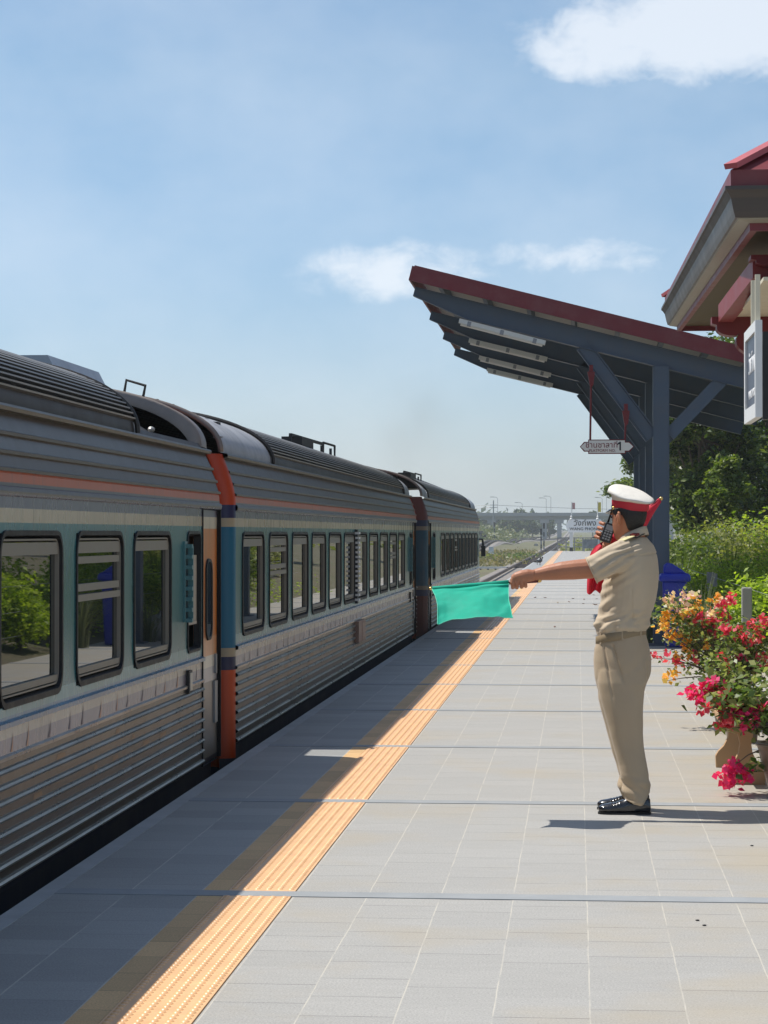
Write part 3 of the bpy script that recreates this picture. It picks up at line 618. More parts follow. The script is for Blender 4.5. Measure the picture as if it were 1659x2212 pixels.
c3, x3 = coach(35.15, 54.0, -2.30, 'farthest railway coach, partly behind the green flag', w3, {3}, [(36.45, 37.0)], [(35.3, 35.9)], [(36.6, 51.0)], [(35.17, 36.58), (51.02, 53.9)], [], m_end3)
# roof equipment: parts of the coaches
def rz(x, xc): return 2.068+.455*max(1-((x-xc)/(HW-.10))**2, 0)**.45
mb = MB(); mb.prism([(-3.72, 2.28), (-3.66, 2.55), (-3.12, 2.55), (-2.98, 2.28)], 'y', 13.25, 14.7); part('air_conditioner', mb, mat('pale_grey_unit', (.42, .45, .48), .45, .1, .1, 3, dirt=((.2, .2, .2), .4, 3)), c1)
mb = MB(); p = at(266, 856, 15.3); mb.tube([at(266, 862, 15.28), at(273, 821, 15.28), at(314, 833, 15.28), at(307, 868, 15.28)], .011, 8); part('grab_hoop', mb, M['dark_metal'], c1)
mb = MB(); mb.ball((-2.64, 14.0, 2.14), .022, .03, .02); part('roof_lamp', mb, M['alu'], c1)
mb = MB()
for x, y, w, h in ((-3.15, 10.4, .08, .05), (-3.25, 11.0, .10, .06)): z = rz(x, x1); mb.box(x-w, x+w, y-.3, y+.25, z+.0, z+h)
mb.tube([(-3.15, 9.0, rz(-3.15, x1)+.03), (-3.15, 10.2, rz(-3.15, x1)+.05), (-3.2, 10.9, rz(-3.2, x1)+.03)], .02, 8)
mb.tube([(-3.2, 11.6, rz(-3.2, x1)), (-3.18, 11.8, rz(-3.18, x1)+.04), (-3.16, 12.1, rz(-3.16, x1)+.05), (-3.14, 12.3, rz(-3.14, x1))], .016, 8)
part('roof_conduit', mb, M['dark_metal'], c1)
mb = MB()
for x, y in ((325, 868), (337, 868), (358, 878), (371, 879)): c = at(x, y, 16.22); mb.box(c.x-.016, c.x+.016, 16.2, 16.25, c.z-.045, c.z+.02)
part('roof_socket', mb, M['dark_metal'], c2)
mb = MB()
for x, y in ((440, 907), (466, 915)): c = at(x, y, 17.2); mb.box(c.x-.03, c.x+.03, 17.1, 17.25, c.z-.05, c.z+.01)
part('roof_vent', mb, M['dark_metal'], c2)
def junk(xc, c, y0, y1, x, lab):
    mb = MB(); n = 5
    for i in range(n):
        y = y0+(y1-y0)*i/(n-1); z = rz(x, xc); mb.bar((x, y, z), (x, y, z+.10), .03); 
    mb.bar((x, y0, rz(x, xc)+.10), (x, y1-.9, rz(x, xc)+.12), .03); mb.box(x-.12, x+.1, y0+.2, y0+1.2, rz(x, xc), rz(x, xc)+.09)
    mb.tube([(x, y1-.8, rz(x, xc)), (x, y1-.8, rz(x, xc)+.14), (x+.05, y1, rz(x, xc)+.13), (x+.05, y1, rz(x, xc)-.02)], .014, 6)
    part('roof_pipework', mb, M['dark_metal'], c)
junk(x2, c2, 23.6, 27.5, -2.98, 0); junk(x3, c3, 38.5, 42.0, -2.92, 0)
mb = MB(); P = [(x3+1.0, 2.3), (x3+.9, 2.44), (x3+.5, 2.60), (x3, 2.66), (x3-.9, 2.44)]
mb.rings([[(x, 44.5, z-.05) for x, z in P], [(x, 45.2, z) for x, z in P], [(x, 51.5, z-.02) for x, z in P]], False, False); part('exhaust_housing', mb, M['dark_metal'], c3)
# black and white ladder strip and vent box on the middle coach
mb = MB(); y = 24.85; n = 15
for k in range(n): mb.box(XS+.002, XS+.05, y-.06, y+.06, WZ0+.02+k*.052, WZ0+.044+k*.052)
part('ladder_rung', mb, M['white_paint'], c2)
mb = MB(); mb.box(XS+.0, XS+.03, y-.055, y+.055, WZ0-.01, WZ1+.02); part('ladder_back', mb, M['black'], c2)
mb = MB(); mb.box(XS, XS+.05, 24.75, 25.5, .30, .53); mb.box(XS+.0501, XS+.055, 25.1, 25.48, .31, .52); part('side_locker', mb, mat('brown_locker', srgb(140, 112, 98), .5), c2)
mb = MB(); mb.tube([(-2.36, 53.7, 1.35), (-2.22, 53.8, 1.35), (-2.2, 53.8, 1.15)], .03, 6); mb.box(-2.25, -2.15, 53.75, 53.85, .95, 1.2); part('mirror', mb, M['black'], c3)
# bogies and wheels under each coach
def bogie(c, xc, y):
    mb = MB()
    for s in (-1, 1): mb.box(xc+s*.78-.08, xc+s*.78+.08, y-1.3, y+1.3, -.75, -.5)
    mb.box(xc-.8, xc+.8, y-.3, y+.3, -.7, -.45); b = part('bogie', mb, M['dark_metal'], c)
    for yy in (y-.9, y+.9):
        mb = MB()
        for s in (-1, 1): mb.prism([(yy+.38*math.cos(2*pi*i/20), -.69+.38*math.sin(2*pi*i/20)) for i in range(20)], 'x', xc+s*.55-.06, xc+s*.55+.06)
        part('wheel', mb, M['dark_metal'], b)
for c, xc, a, b in ((c1, x1, 1, 12.0), (c2, x2, 19.5, 31), (c3, x3, 38.5, 50.5)):
    for y in (a, b): bogie(c, xc, y)
# ================================================================== platform canopy
FY = [30.6, 34.0, 37.4, 40.8]
A = at(892, 590, 30.3); B = at(1605, 766, 30.3)
SLP = (B.z-A.z)/(B.x-A.x); XA = A.x; XE = 3.1
def rfz(x): return A.z+SLP*(x-XA)         # mid line of the gable fascia
can = empty('platform_canopy', (1.2, 30.6, 0), 'slanted maroon canopy on blue grey steel columns over the platform', 'canopy')
un = Vector((-SLP, 0, 1)).normalized(); ud = Vector((1, 0, SLP)).normalized()
def slab(mb, x0, x1, y0, y1, d0, d1):
    """slab parallel to the canopy slope, offsets d0..d1 along its normal"""
    v = []
    for x in (x0, x1):
        for y in (y0, y1):
            for d in (d0, d1): v.append(Vector((x, y, rfz(x)))+un*d)
    mb.add(v, [(0, 1, 3, 2), (4, 6, 7, 5), (0, 4, 5, 1), (2, 3, 7, 6), (0, 2, 6, 4), (1, 5, 7, 3)])
mb = MB(); slab(mb, XA, XE, 30.26, 30.3, -.105, .105); slab(mb, XA-.03, XA, 30.26, 42.8, -.105, .09); part('fascia', mb, M['maroon'], can)
# corrugated sheet
mb = MB(); n = 260; y0, y1 = 30.31, 42.8; rs = [[], []]
for i in range(n+1):
    y = y0+(y1-y0)*i/n; d = (.06, .06, .085, .085)[i % 4]
    for k, x in enumerate((XA+.01, XE)): rs[k].append(Vector((x, y, rfz(x)))+un*d)
mb.rings(rs, False, False); part('roof_sheet', mb, mat('pale_roof_sheet_underside', (.34, .34, .33), .5, .1, .1, 2), can)
mb = MB()
for i in range(9):
    mb = MB(); x = XA+.35+(XE-XA-.5)*i/8; slab(mb, x-.03, x+.03, 30.32, 42.7, -.06, .055); part('purlin', mb, M['steel_blue'], can)
CX = at(1428, 1152, 30.6).x
def ibeam(mb, p, q, h, w, up, t=.014):
    p = Vector(p); q = Vector(q); d = (q-p).normalized(); s = d.cross(up).normalized(); u = s.cross(d)
    c = (p+q)/2; l = (q-p).length/2
    mb.obox(c, d, s, u, l, t/2, h/2-t); mb.obox(c+u*(h/2-t/2), d, s, u, l, w/2, t/2); mb.obox(c-u*(h/2-t/2), d, s, u, l, w/2, t/2)
for y in FY:
    # rafter: tapered web + flanges, hung under the purlins
    top = -.16; dep = .235
    mb = MB(); X0 = XA+.05
    P = []
    for x, d in ((X0, .10), (X0+.75, dep), (XE-.1, dep)):
        P.append((Vector((x, 0, rfz(x)))+un*(top), Vector((x, 0, rfz(x)))+un*(top-d)))
    poly = [(a.x, a.z) for a, b in P]+[(b.x, b.z) for a, b in reversed(P)]
    mb.prism(poly, 'y', y-.05, y+.05)
    for (a, b), (c, d) in zip(P[:-1], P[1:]):
        for u, v, s in ((a, c, 1), (b, d, -1)):
            q0 = Vector((u.x, y, u.z+s*.006)); q1 = Vector((v.x, y, v.z+s*.006)); mb.bar(q0, q1, .17, .012)
    part('rafter', mb, M['steel_blue'], can)
    ztop = rfz(CX)+top-dep-.01
    mb = MB()
    for s in (-1, 1): mb.box(CX+s*.10-.007, CX+s*.10+.007, y-.10, y+.10, 0, ztop)
    mb.box(CX-.092, CX+.092, y-.006, y+.006, 0, ztop); mb.box(CX-.092, CX+.092, y-.095, y-.081, 0, ztop)
    mb.box(CX-.17, CX+.17, y-.17, y+.17, 0.0, .02)
    part('column', mb, M['steel_blue'], can)
    zb = at(1413, 945, 30.6).z
    def undz(x): return rfz(x)+(top-dep)*un.z-.012
    xb = at(1262, 760, 30.6).x; zx = undz(xb)
    mb = MB(); ibeam(mb, (CX-.12, y, zb), (xb-.02, y, zx+.02), .20, .15, Vector((0, 0, 1)), .014)
    mb.bar((CX-.12, y, zb), (xb-.02, y, zx+.02), .10, .16)
    part('brace', mb, M['steel_blue'], can)
    xr = at(1560, 820, 30.6).x; zr = undz(xr)
    mb = MB(); mb.bar((CX+.11, y, at(1447, 940, 30.6).z), (xr, y, zr+.02), .12, .17); part('brace', mb, M['steel_blue'], can)
# fluorescent battens
for i, (y, xa, ya, xb, yb) in enumerate(((30.48, 992, 693, 1178, 741), (33.88, 1013, 735, 1182, 776), (37.28, 1035, 772, 1190, 810), (40.68, 1052, 798, 1194, 832))):
    p = at(xa, ya, y); q = at(xb, yb, y)
    t = empty('tube_light', (p+q)/2, ('nearest and topmost of the four white tube lights under the canopy', 'second from the top of the four white tube lights under the canopy', 'third from the top of the four white tube lights under the canopy', 'farthest and lowest of the four white tube lights under the canopy')[i], 'tube light', 'tube lights under the canopy')
    d = (q-p).normalized(); up = Vector((-d.z, 0, d.x)); mb = MB()
    mb.obox((p+q)/2, d, Vector((0, 1, 0)), up, (q-p).length/2, .05, .03); part('housing', mb, M['lightbox'] if 'lightbox' in M else mat('lightbox', (.62, .62, .58), .4, 0, .05, 3), t)
    mb = MB(); mb.tube([p-up*.036+d*.03, q-up*.036-d*.03], .024, 8); part('tube', mb, M['white_paint'], t)
    mb = MB()
    for k in (.12, .5, .88): mb.obox(p.lerp(q, k)-up*.012, d, Vector((0, 1, 0)), up, .025, .054, .032)
    part('clip', mb, M['grey_metal'], t)
# hanging platform number sign
y = 30.35
sc_ = at(1311, 965, y); hw = (at(1370, 965, y)-at(1253, 965, y)).x/2; hh = (at(1311, 950, y)-at(1311, 981, y)).z/2
sg = empty('platform_sign', sc_, 'small cream sign with dark red border and numeral 1 hung on two red rods', 'sign')
def signpoly(g): 
    a, b = hw-g, hh-g
    return [(-a+.11, b), (a-.11, b), (a-.11, b-.03), (a-.055, b-.03), (a, 0), (a-.055, -b+.03), (a-.11, -b+.03), (a-.11, -b), (-a+.11, -b), (-a+.11, -b+.03), (-a+.055, -b+.03), (-a, 0), (-a+.055, b-.03), (-a+.11, b-.03)]
mb = MB(); mb.prism([(x+sc_.x, z+sc_.z) for x, z in signpoly(0)], 'y', y-.02, y+.02); part('border', mb, M['maroon_dark'], sg)
mb = MB(); mb.prism([(x+sc_.x, z+sc_.z) for x, z in signpoly(.012)], 'y', y-.024, y-.0205); part('panel', mb, M['cream2'] if 'cream2' in M else mat('cream2', (.74, .70, .63), .5, 0, .05, 4), sg)
E90 = (pi/2, 0, 0)
text('lettering', 'ชานชาลาที่', .105, M['letter_red'], sg, (sc_.x-.07, y-.026, sc_.z-.012), E90)
text('lettering', 'PLATFORM NO.', .05, M['letter_red'], sg, (sc_.x-.06, y-.026, sc_.z-.068), E90)
mb = MB(); nx, nz = sc_.x+.165, sc_.z-.05; mb.prism([(nx, nz), (nx+.02, nz), (nx+.02, nz+.115), (nx+.004, nz+.115), (nx-.03, nz+.088), (nx-.03, nz+.07), (nx, nz+.086)], 'y', y-.028, y-.0245); part('numeral', mb, M['letter_black'], sg)
mb = MB()
for xx, yt in ((1275, 800), (1350, 884)):
    p = at(xx, 950, y); q = at(xx+2, yt, y); mb = MB(); mb.tube([p, q], .014, 8); part('rod', mb, M['maroon_dark'], sg)
    mb = MB(); c = q; mb.prism([(c.x-.05, c.z-.02), (c.x+.05, c.z-.02), (c.x+.03, c.z-.19), (c.x-.012, c.z-.24)], 'y', y-.03, y+.10)
    mb.box(c.x-.025, c.x+.025, y-.035, y+.1, c.z-.018, c.z+.07); part('bracket', mb, M['maroon_dark'], sg)
# ================================================================== station building with its eaves
bx0, by0, by1 = at(1570, 440, 12.2).x, 12.15, 21.3
zf = at(1570, 405, 12.2).z                      # top of the near gutter
bld = empty('station_building', (4.4, 17, 0), 'station building with maroon hipped roof and brown gutter at the right edge', 'building')
BX1 = 9.0
def frame_ring(mb, d0, d1, z0, z1):
    x0, x1, y0, y1 = bx0+d0, BX1-d0, by0+d0, by1-d0; w = d1-d0
    mb.box(x0, x1, y0, y0+w, z0, z1); mb.box(x0, x1, y1-w, y1, z0, z1); mb.box(x0, x0+w, y0+w, y1-w, z0, z1); mb.box(x1-w, x1, y0+w, y1-w, z0, z1)
RIS = .028   # eaves rise towards the far end
def rise(mb): mb.v = [(x, y, z+max(y-by0, 0)*RIS*(1 if z > 2.6 else 0)) for x, y, z in mb.v]; return mb
mb = MB()
def gut(prof):
    """gutter profile [(outward offset, z)] swept round the eaves"""
    rs = []
    for d, z in prof:
        rs.append([Vector((bx0+d, by0+d, z)), Vector((BX1-d, by0+d, z)), Vector((BX1-d, by1-d, z)), Vector((bx0+d, by1-d, z))])
    return rs
mb.rings(gut([(.07, zf-.165), (.045, zf-.162), (.035, zf-.13), (.028, zf-.10), (.02, zf-.06), (.0, zf-.03), (-.012, zf-.02), (-.012, zf), (.01, zf), (.07, zf-.03)]), False)
part('gutter', rise(mb), mat('brown_grey_gutter', srgb(74, 66, 62), .45, .1, .1, 3, dirt=((.07, .06, .05), .5, 3)), bld)
mb = MB(); mb.rings(gut([(.03, zf-.1), (.06, zf-.17), (.125, zf-.185), (.125, zf-.1)]), False); part('fascia', rise(mb), mat('grey_cream_fascia', srgb(150, 144, 130), .6, 0, .05, 3), bld)
mb = MB(); frame_ring(mb, .127, .165, zf-.225, zf-.1); part('red_trim', rise(mb), mat('faded_red_trim', srgb(118, 44, 50), .5, 0, .15, 5), bld)
mb = MB(); mb.rings(gut([(.166, zf-.17), (.166, zf-.18), (.52, zf-.10), (.52, zf-.08)]), False); part('soffit', rise(mb), mat('stained_wood_soffit', srgb(84, 70, 46), .7, 0, .35, 9, stretch=(1, 6, 1)), bld)
mb = MB(); frame_ring(mb, .50, .56, zf-.21, zf-.13); part('eaves_beam', rise(mb), M['maroon_dark'], bld)
M['faded_red'] = mat('faded_red_beam', srgb(128, 46, 44), .5, 0, .12, 5)
mb = MB()
x = bx0+.56
for k in range(26):
    mb.box(bx0+.56+.3*k, bx0+.56+.3*k+.29, by0+.56, by1-.56, zf-.16, zf-.13)
mb = MB()
yy = by0+.56
while yy < by1-.8: mb.box(bx0+.56, BX1-.56, yy, yy+.235, zf-.165, zf-.14); yy += .24
part('ceiling', rise(mb), M['cream'], bld)
# scrolled bracket ends
def scroll(y0, y1, x0, x1, z0, z1):
    """beam with a stepped scallop on its western end"""
    h = z1-z0; P = [(x0, z1), (x0, z1-.18*h), (x0+.03, z1-.22*h)]
    for i in range(7): a = R(180+90*i/6); P.append((x0+.03+.10+.10*math.cos(a), z1-.30*h+.20*h*math.sin(a)))
    P += [(x0+.15, z1-.5*h)]
    for i in range(9): a = R(150+120*i/8); P.append((x0+.32+.17*math.cos(a), z1-.56*h-.02+.42*h*math.sin(a)*.98))
    P += [(x0+.42, z0), (x1, z0), (x1, z1)]
    m_ = MB(); m_.prism(P, 'y', y0, y1); return m_
p0 = at(1538, 684, 14.4); p1 = at(1545, 766, 14.4); ZC = at(1620, 684, 14.4).z
part('bracket_beam', scroll(14.4, 14.55, p0.x, 2.55, p1.z, p0.z), M['maroon_dark'], bld)
mb = MB()
for k in range(9): mb.box(1.0, 2.55, 12.35+.235*k, 12.35+.235*k+.23, ZC, ZC+.02)
part('porch_ceiling', mb, M['cream'], bld)
mb = MB(); mb.bar((1.03, 12.9, ZC+.13), (.93, 14.39, ZC+.02), .09, .11); part('porch_beam', mb, M['faded_red'], bld)
p0 = at(1619, 555, 12.9); p1 = at(1621, 604, 12.9)
part('bracket_beam', scroll(12.8, 12.98, p0.x, 4.5, p1.z, p0.z), M['maroon_dark'], bld)
# roof
mb = MB(); k = .62; zr0 = zf+.09; x0, x1, y0, y1 = bx0+.02, BX1-.02, by0+.03, by1-.03; ins = (y1-y0)/2
zt = zr0+k*ins; my = (y0+y1)/2
V = [(x0, y0, zr0), (x1, y0, zr0), (x1, y1, zr0), (x0, y1, zr0), (x0+ins, my, zt), (x1-ins, my, zt)]
mb.add(V, [(0, 1, 5, 4), (1, 2, 5), (2, 3, 4, 5), (3, 0, 4)])
W_ = [(a, b, c-.09) for a, b, c in V[:4]]; mb.add(V[:4]+W_, [(0, 4, 5, 1), (1, 5, 6, 2), (2, 6, 7, 3), (3, 7, 4, 0)])
part('roof', rise(mb), M['maroon'], bld)
mb = MB()
for a, b in ((0, 4), (3, 4), (1, 5), (2, 5), (4, 5)): mb.bar(Vector(V[a])+Vector((0, 0, .02)), Vector(V[b])+Vector((0, 0, .01)), .09, .03)
part('ridge_cap', rise(mb), mat('pink_red_ridge', srgb(172, 84, 88), .5, 0, .1, 3), bld)
mb = MB(); mb.box(2.6, 8.4, 13.3, 13.5, 0, zf-.17); mb.box(2.6, 8.4, 20, 20.2, 0, zf-.17); mb.box(2.6, 2.8, 13.5, 20, 0, zf-.17); mb.box(8.2, 8.4, 13.5, 20, 0, zf-.17)
part('wall', mb, mat('cream_plaster', srgb(206, 190, 160), .8, 0, .08, 2), bld)
for y in (14.4, 18.2):
    mb = MB(); mb.box(2.57, 2.62, y, y+1.2, 0.0, 2.2); part('door', mb, M['maroon_dark'], bld)
mb = MB(); mb.box(2.57, 2.62, 16.1, 17.6, .9, 2.1); part('window', mb, m_glass, bld)
# hanging station name box, edge on, and dark board behind
sa = at(1631.5, 691, 12.0); sb = at(1631.5, 901, 12.0); yf = 12.0*385.7/361
hs = empty('hanging_sign', (sa.x, 12.3, sb.z), 'white framed sign with dark panel hung under the station eaves', 'sign')
x0 = sa.x; th = .036
mb = MB(); Y0_, Y1_ = 12.0, 12.0+.80; z0, z1 = sb.z, sa.z; w = .055
mb.box(x0, x0+th, Y0_, Y1_, z1-w, z1); mb.box(x0, x0+th, Y0_, Y1_, z0, z0+w+.02); mb.box(x0, x0+th, Y0_, Y0_+.05, z0+w+.02, z1-w); mb.box(x0, x0+th, Y1_-.07, Y1_, z0+w+.02, z1-w)
part('frame', mb, M['white_paint'], hs)
mb = MB(); mb.box(x0+.012, x0+th-.012, Y0_+.05, Y1_-.07, z0+w+.02, z1-w); part('panel', mb, mat('slate_sign_panel', srgb(62, 64, 78), .4, 0, .05, 3), hs)
RL = (pi/2, 0, -pi/2)
text('lettering', 'วังก์พง', .15, M['letter_white'], hs, (x0+.010, 12.36, z0+.26), RL)
text('lettering', 'WANG PHONG', .062, M['letter_white'], hs, (x0+.010, 12.36, z0+.125), RL)
for y in (12.06, 12.34):
    mb = MB(); mb.box(x0+.004, x0+.03, y-.013, y+.013, z1, ZC); part('hanger', mb, M['cream'], hs)
bd = empty('display_board', at(1665, 800, 12.6), 'black hanging board with its face away, right of the white framed sign', 'board')
p = at(1648, 716, 12.5); q = at(1648, 906, 12.5)
mb = MB(); mb.box(p.x, p.x+.30, 12.5, 12.56, q.z, p.z); part('case', mb, M['black'], bd)
mb = MB(); mb.box(p.x+.1, p.x+.12, 12.52, 12.54, p.z, zf-.15); part('hanger', mb, M['grey_metal'], bd)
# ================================================================== far things
def hz(x, y, Y): return at(x, y, Y)
# station name board at the platform end
Yn = 189.5
P0 = at(1222, 1122, Yn); P1 = at(1305, 1150, Yn); cx = (P0.x+P1.x)/2; cz = (P0.z+P1.z)/2; hw = (P1.x-P0.x)/2; hh = (P0.z-P1.z)/2
M['board_white'] = mat('board_white', (.92, .92, .92), .5, 0, .03, 2)
nb = empty('station_name_board', (cx, Yn, 0), 'large white station name board on two posts at the far platform end', 'sign')
mb = MB(); g = .28
mb.prism([(cx-hw+g, cz+hh), (cx+hw-g, cz+hh), (cx+hw-g*.6, cz+hh*.7), (cx+hw, cz), (cx+hw-g*.6, cz-hh*.8), (cx+hw-g, cz-hh), (cx-hw+g, cz-hh), (cx-hw+g*.6, cz-hh*.8), (cx-hw, cz), (cx-hw+g*.6, cz+hh*.7)], 'y', Yn-.08, Yn+.08)
part('board', mb, M['board_white'], nb)
text('lettering', 'วังก์พง', .66, M['letter_black'], nb, (cx, Yn-.1, cz+.02), E90, extrude=.01)
text('lettering', 'WANG PHONG', .33, M['letter_black'], nb, (cx, Yn-.1, cz-.36), E90, extrude=.012, sx=1.08)
for xx in (1234, 1291):
    p = at(xx, 1150, Yn).x; mb = MB(); mb.box(p-.14, p+.14, Yn-.07, Yn+.07, .32, cz+hh*.9); q = part('post', mb, M['white_paint'], nb)
    mb = MB(); mb.box(p-.145, p+.145, Yn-.075, Yn+.075, 0, .32); part('base', mb, M['black'], q)
    mb = MB(); mb.lathe((p, Yn, cz+hh*.9), [(.12, 0), (.13, .1), (.05, .2), (.09, .28), (.01, .4)], 10, True); part('finial', mb, M['white_paint'], q)
def flagpole(px, ytop, ybot, Y, colr, lab, fy0, fy1, nm='flag'):
    t = at(px, ytop, Y); b = at(px, ybot, Y); E_ = empty('flagpole', b, lab, 'flag pole')
    mb = MB(); mb.tube([b, t], .05*Y/190, 6); part('pole', mb, M['white_paint'], E_)
    a = at(px+1, fy0, Y); c = at(px+1, fy1, Y); mb = MB(); mb.smooth = True; n = 8
    mb.rings([[Vector((a.x+u*.22*Y/190, Y+.06*math.sin(u*6+k), a.z+(c.z-a.z)*k/n)) for u in (0, .4, .8, 1.1)] for k in range(n+1)], False, False)
    part('flag', mb, colr, E_); return E_
flagpole(1291, 1083, 1122, Yn+.3, mat('yellow_flag_cloth', (.75, .62, .12), .7), 'thin pole with drooping yellow flag above the station name board', 1085, 1106)
flagpole(1235, 1084, 1112, 560, mat('red_flag_cloth', (.45, .12, .12), .7), 'pole with drooping red and white flag standing on the overpass', 1086, 1100)
# overpass
Yb = 585
def bx(px): return at(px, 1110, Yb).x
zt_, zb_ = at(1200, 1108.5, Yb).z, at(1200, 1120, Yb).z
ov = empty('overpass', (bx(1190), Yb, gz(-5, Yb)), 'grey concrete road overpass crossing the tracks in the distance', 'bridge')
m_ov = mat('overpass_concrete', (.30, .31, .32), .85, 0, .08, .3)
mb = MB(); mb.box(-190, 150, Yb-1, Yb+9, zb_+.55, zt_-.55); part('deck', mb, m_ov, ov)
mb = MB(); mb.box(-190, 150, Yb-1.25, Yb-1.0, zt_-.75, zt_+.1); part('parapet', mb, m_ov, ov)
mb = MB(); mb.box(-190, 150, Yb+9.0, Yb+9.25, zt_-.75, zt_+.1); part('parapet', mb, m_ov, ov)
for i, y in enumerate((Yb+.2, Yb+2.6, Yb+5, Yb+7.4)):
    mb = MB(); mb.box(-190, 150, y, y+.6, zb_-.3, zb_+.549); part('girder', mb, m_ov, ov)
for px in (1062, 1176, 1208, 1290, 960, 1380, 1450):
    X = bx(px); mb = MB(); mb.box(X-1.1, X+1.1, Yb-.6, Yb+8.6, zb_-1.2, zb_-.301)
    for yy in (Yb, Yb+4, Yb+8): mb.box(X-.55, X+.55, yy-.5, yy+.5, gz(X, Yb)-.5, zb_-1.201)
    part('pier', mb, m_ov, ov)
for i, (px, yt) in enumerate(((1075, 1074), (1180, 1076), (1190, 1072), (1301, 1075), (1310, 1069), (1128, 1086))):
    Y = Yb+(1 if i % 2 else 7); b = at(px, 1110, Y); t = at(px, yt, Y)
    E_ = empty('street_lamp', (b.x, Y, zt_-.55), ('lamp post at the left end of the overpass, above the scrub', 'left one of the close lamp post pair mid overpass', 'right one of the close lamp post pair mid overpass', 'lamp post on the overpass just right of the yellow flag, the left of two', 'lamp post on the overpass beside the cap of the man', 'short lamp post on the overpass between utility pole and lamp pair')[i], 'street lamp', 'lamp posts on the overpass')
    mb = MB(); mb.tube([(b.x, Y, zt_-.55), (b.x, Y, t.z-.3), (b.x-.4, Y, t.z), (b.x-1.2, Y, t.z+.05)], .06, 6); part('pole', mb, M['grey_metal'], E_)
    mb = MB(); mb.box(b.x-1.9, b.x-1.0, Y-.15, Y+.15, t.z-.02, t.z+.12); part('lamp_head', mb, M['grey_metal'], E_)
# utility pole and wires
Yu = 520; b = at(1066, 1150, Yu); t = at(1066, 1081, Yu)
up_ = empty('utility_pole', (b.x, Yu, gz(b.x, Yu)), 'utility pole with crossarms and wires rising above the overpass', 'utility pole')
mb = MB(); mb.tube([(b.x, Yu, gz(b.x, Yu)), (b.x, Yu, t.z)], [.2, .12], 8); part('pole', mb, M['grey_metal'], up_)
for y in (1091, 1096): 
    z = at(1066, y, Yu).z; mb = MB(); mb.box(b.x-.85, b.x+.85, Yu-.08, Yu+.08, z-.07, z+.07); part('crossarm', mb, M['grey_metal'], up_)
for z, xx in ((at(1066, 1091, Yu).z, -90), (at(1066, 1096, Yu).z, -90), (at(1066, 1091, Yu).z, 60)):
    mb = MB(); p = Vector((b.x, Yu, z)); q = Vector((xx, Yu+30, z-.2)); mb.tube([p.lerp(q, k/8)-Vector((0, 0, 4*.9*(k/8)*(1-k/8))) for k in range(9)], .035, 4); part('wire', mb, M['black'], up_)
# signal posts
for i, (px, yt, yb, Y) in enumerate(((1068, 1128, 1179, 420), (1175, 1130, 1180, 330), (1169, 1142, 1184, 300))):
    b = at(px, yb, Y); t = at(px, yt, Y); g = gz(b.x, Y)
    E_ = empty('signal_post', (b.x, Y, g), ('black and white signal post in front of the scrub slope on the left', 'taller black and white signal post of the pair beside the track', 'shorter black and white signal post of the pair beside the track')[i], 'signal post', 'signal posts by the tracks')
    for k in range(6):
        z0 = g+(t.z-g)*k/6; z1 = g+(t.z-g)*(k+1)/6; mb = MB(); mb.box(b.x-.10, b.x+.10, Y-.1, Y+.1, z0, z1); part('post_segment', mb, M['black'] if k % 2 else M['grey_metal'], E_)
    mb = MB(); mb.box(b.x-.16, b.x+.16, Y-.13, Y-.11, t.z-.8, t.z); part('signal_head', mb, M['black'], E_)
# white concrete marker
p = gnd(1061, 1201, -1.0); 
mk = empty('track_marker', p, 'pale concrete marker block on a slab beside the siding', 'marker')
mb = MB(); h = at(1061, 1181, p.y).z-p.z; mb.rings([[p+Vector((sx*.30, sy*.3, .1)) for sx, sy in ((-1, -1), (1, -1), (1, 1), (-1, 1))], [p+Vector((sx*.24, sy*.24, h)) for sx, sy in ((-1, -1), (1, -1), (1, 1), (-1, 1))]]); part('block', mb, mat('pale_blue_concrete', (.50, .54, .57), .8), mk)
mb = MB(); mb.box(p.x-.75, p.x+.45, p.y-.6, p.y+.4, p.z-.1, p.z+.1); part('slab', mb, M['white_paint'], mk)
p = gnd(1158, 1183, -1.0); mk = empty('track_marker', p, 'small grey block on the verge left of the signal post pair', 'marker')
mb = MB(); mb.box(p.x-.35, p.x+.35, p.y-.3, p.y+.3, p.z-.1, p.z+.55); mb.prism([(p.x-.4, p.z+.55), (p.x+.4, p.z+.55), (p.x, p.z+.75)], 'y', p.y-.33, p.y+.33); part('block', mb, M['concrete'], mk)
# white beam across the track
a = gnd(1030, 1229, -1.0); c = gnd(1095, 1229, -1.0); d = gnd(1120, 1230, -1.0)
bm = empty('barrier_beam', ((a.x+c.x)/2, a.y, -1.05), 'long white beam lying across the track beyond the train', 'beam')
mb = MB(); mb.box(a.x, c.x, a.y-.06, a.y+.06, -.98, -.84); part('beam', mb, M['white_paint'], bm)
mb = MB(); mb.box(c.x+.005, d.x, a.y-.08, a.y+.08, -1.0, -.86); part('beam_end', mb, M['dark_metal'], bm)
for k in range(4):
    mb = MB(); xx = a.x+(c.x-a.x)*(k+.5)/4; mb.box(xx-.06, xx+.06, a.y-.08, a.y+.08, -1.15, -.981); part('support', mb, M['dark_metal'], bm)
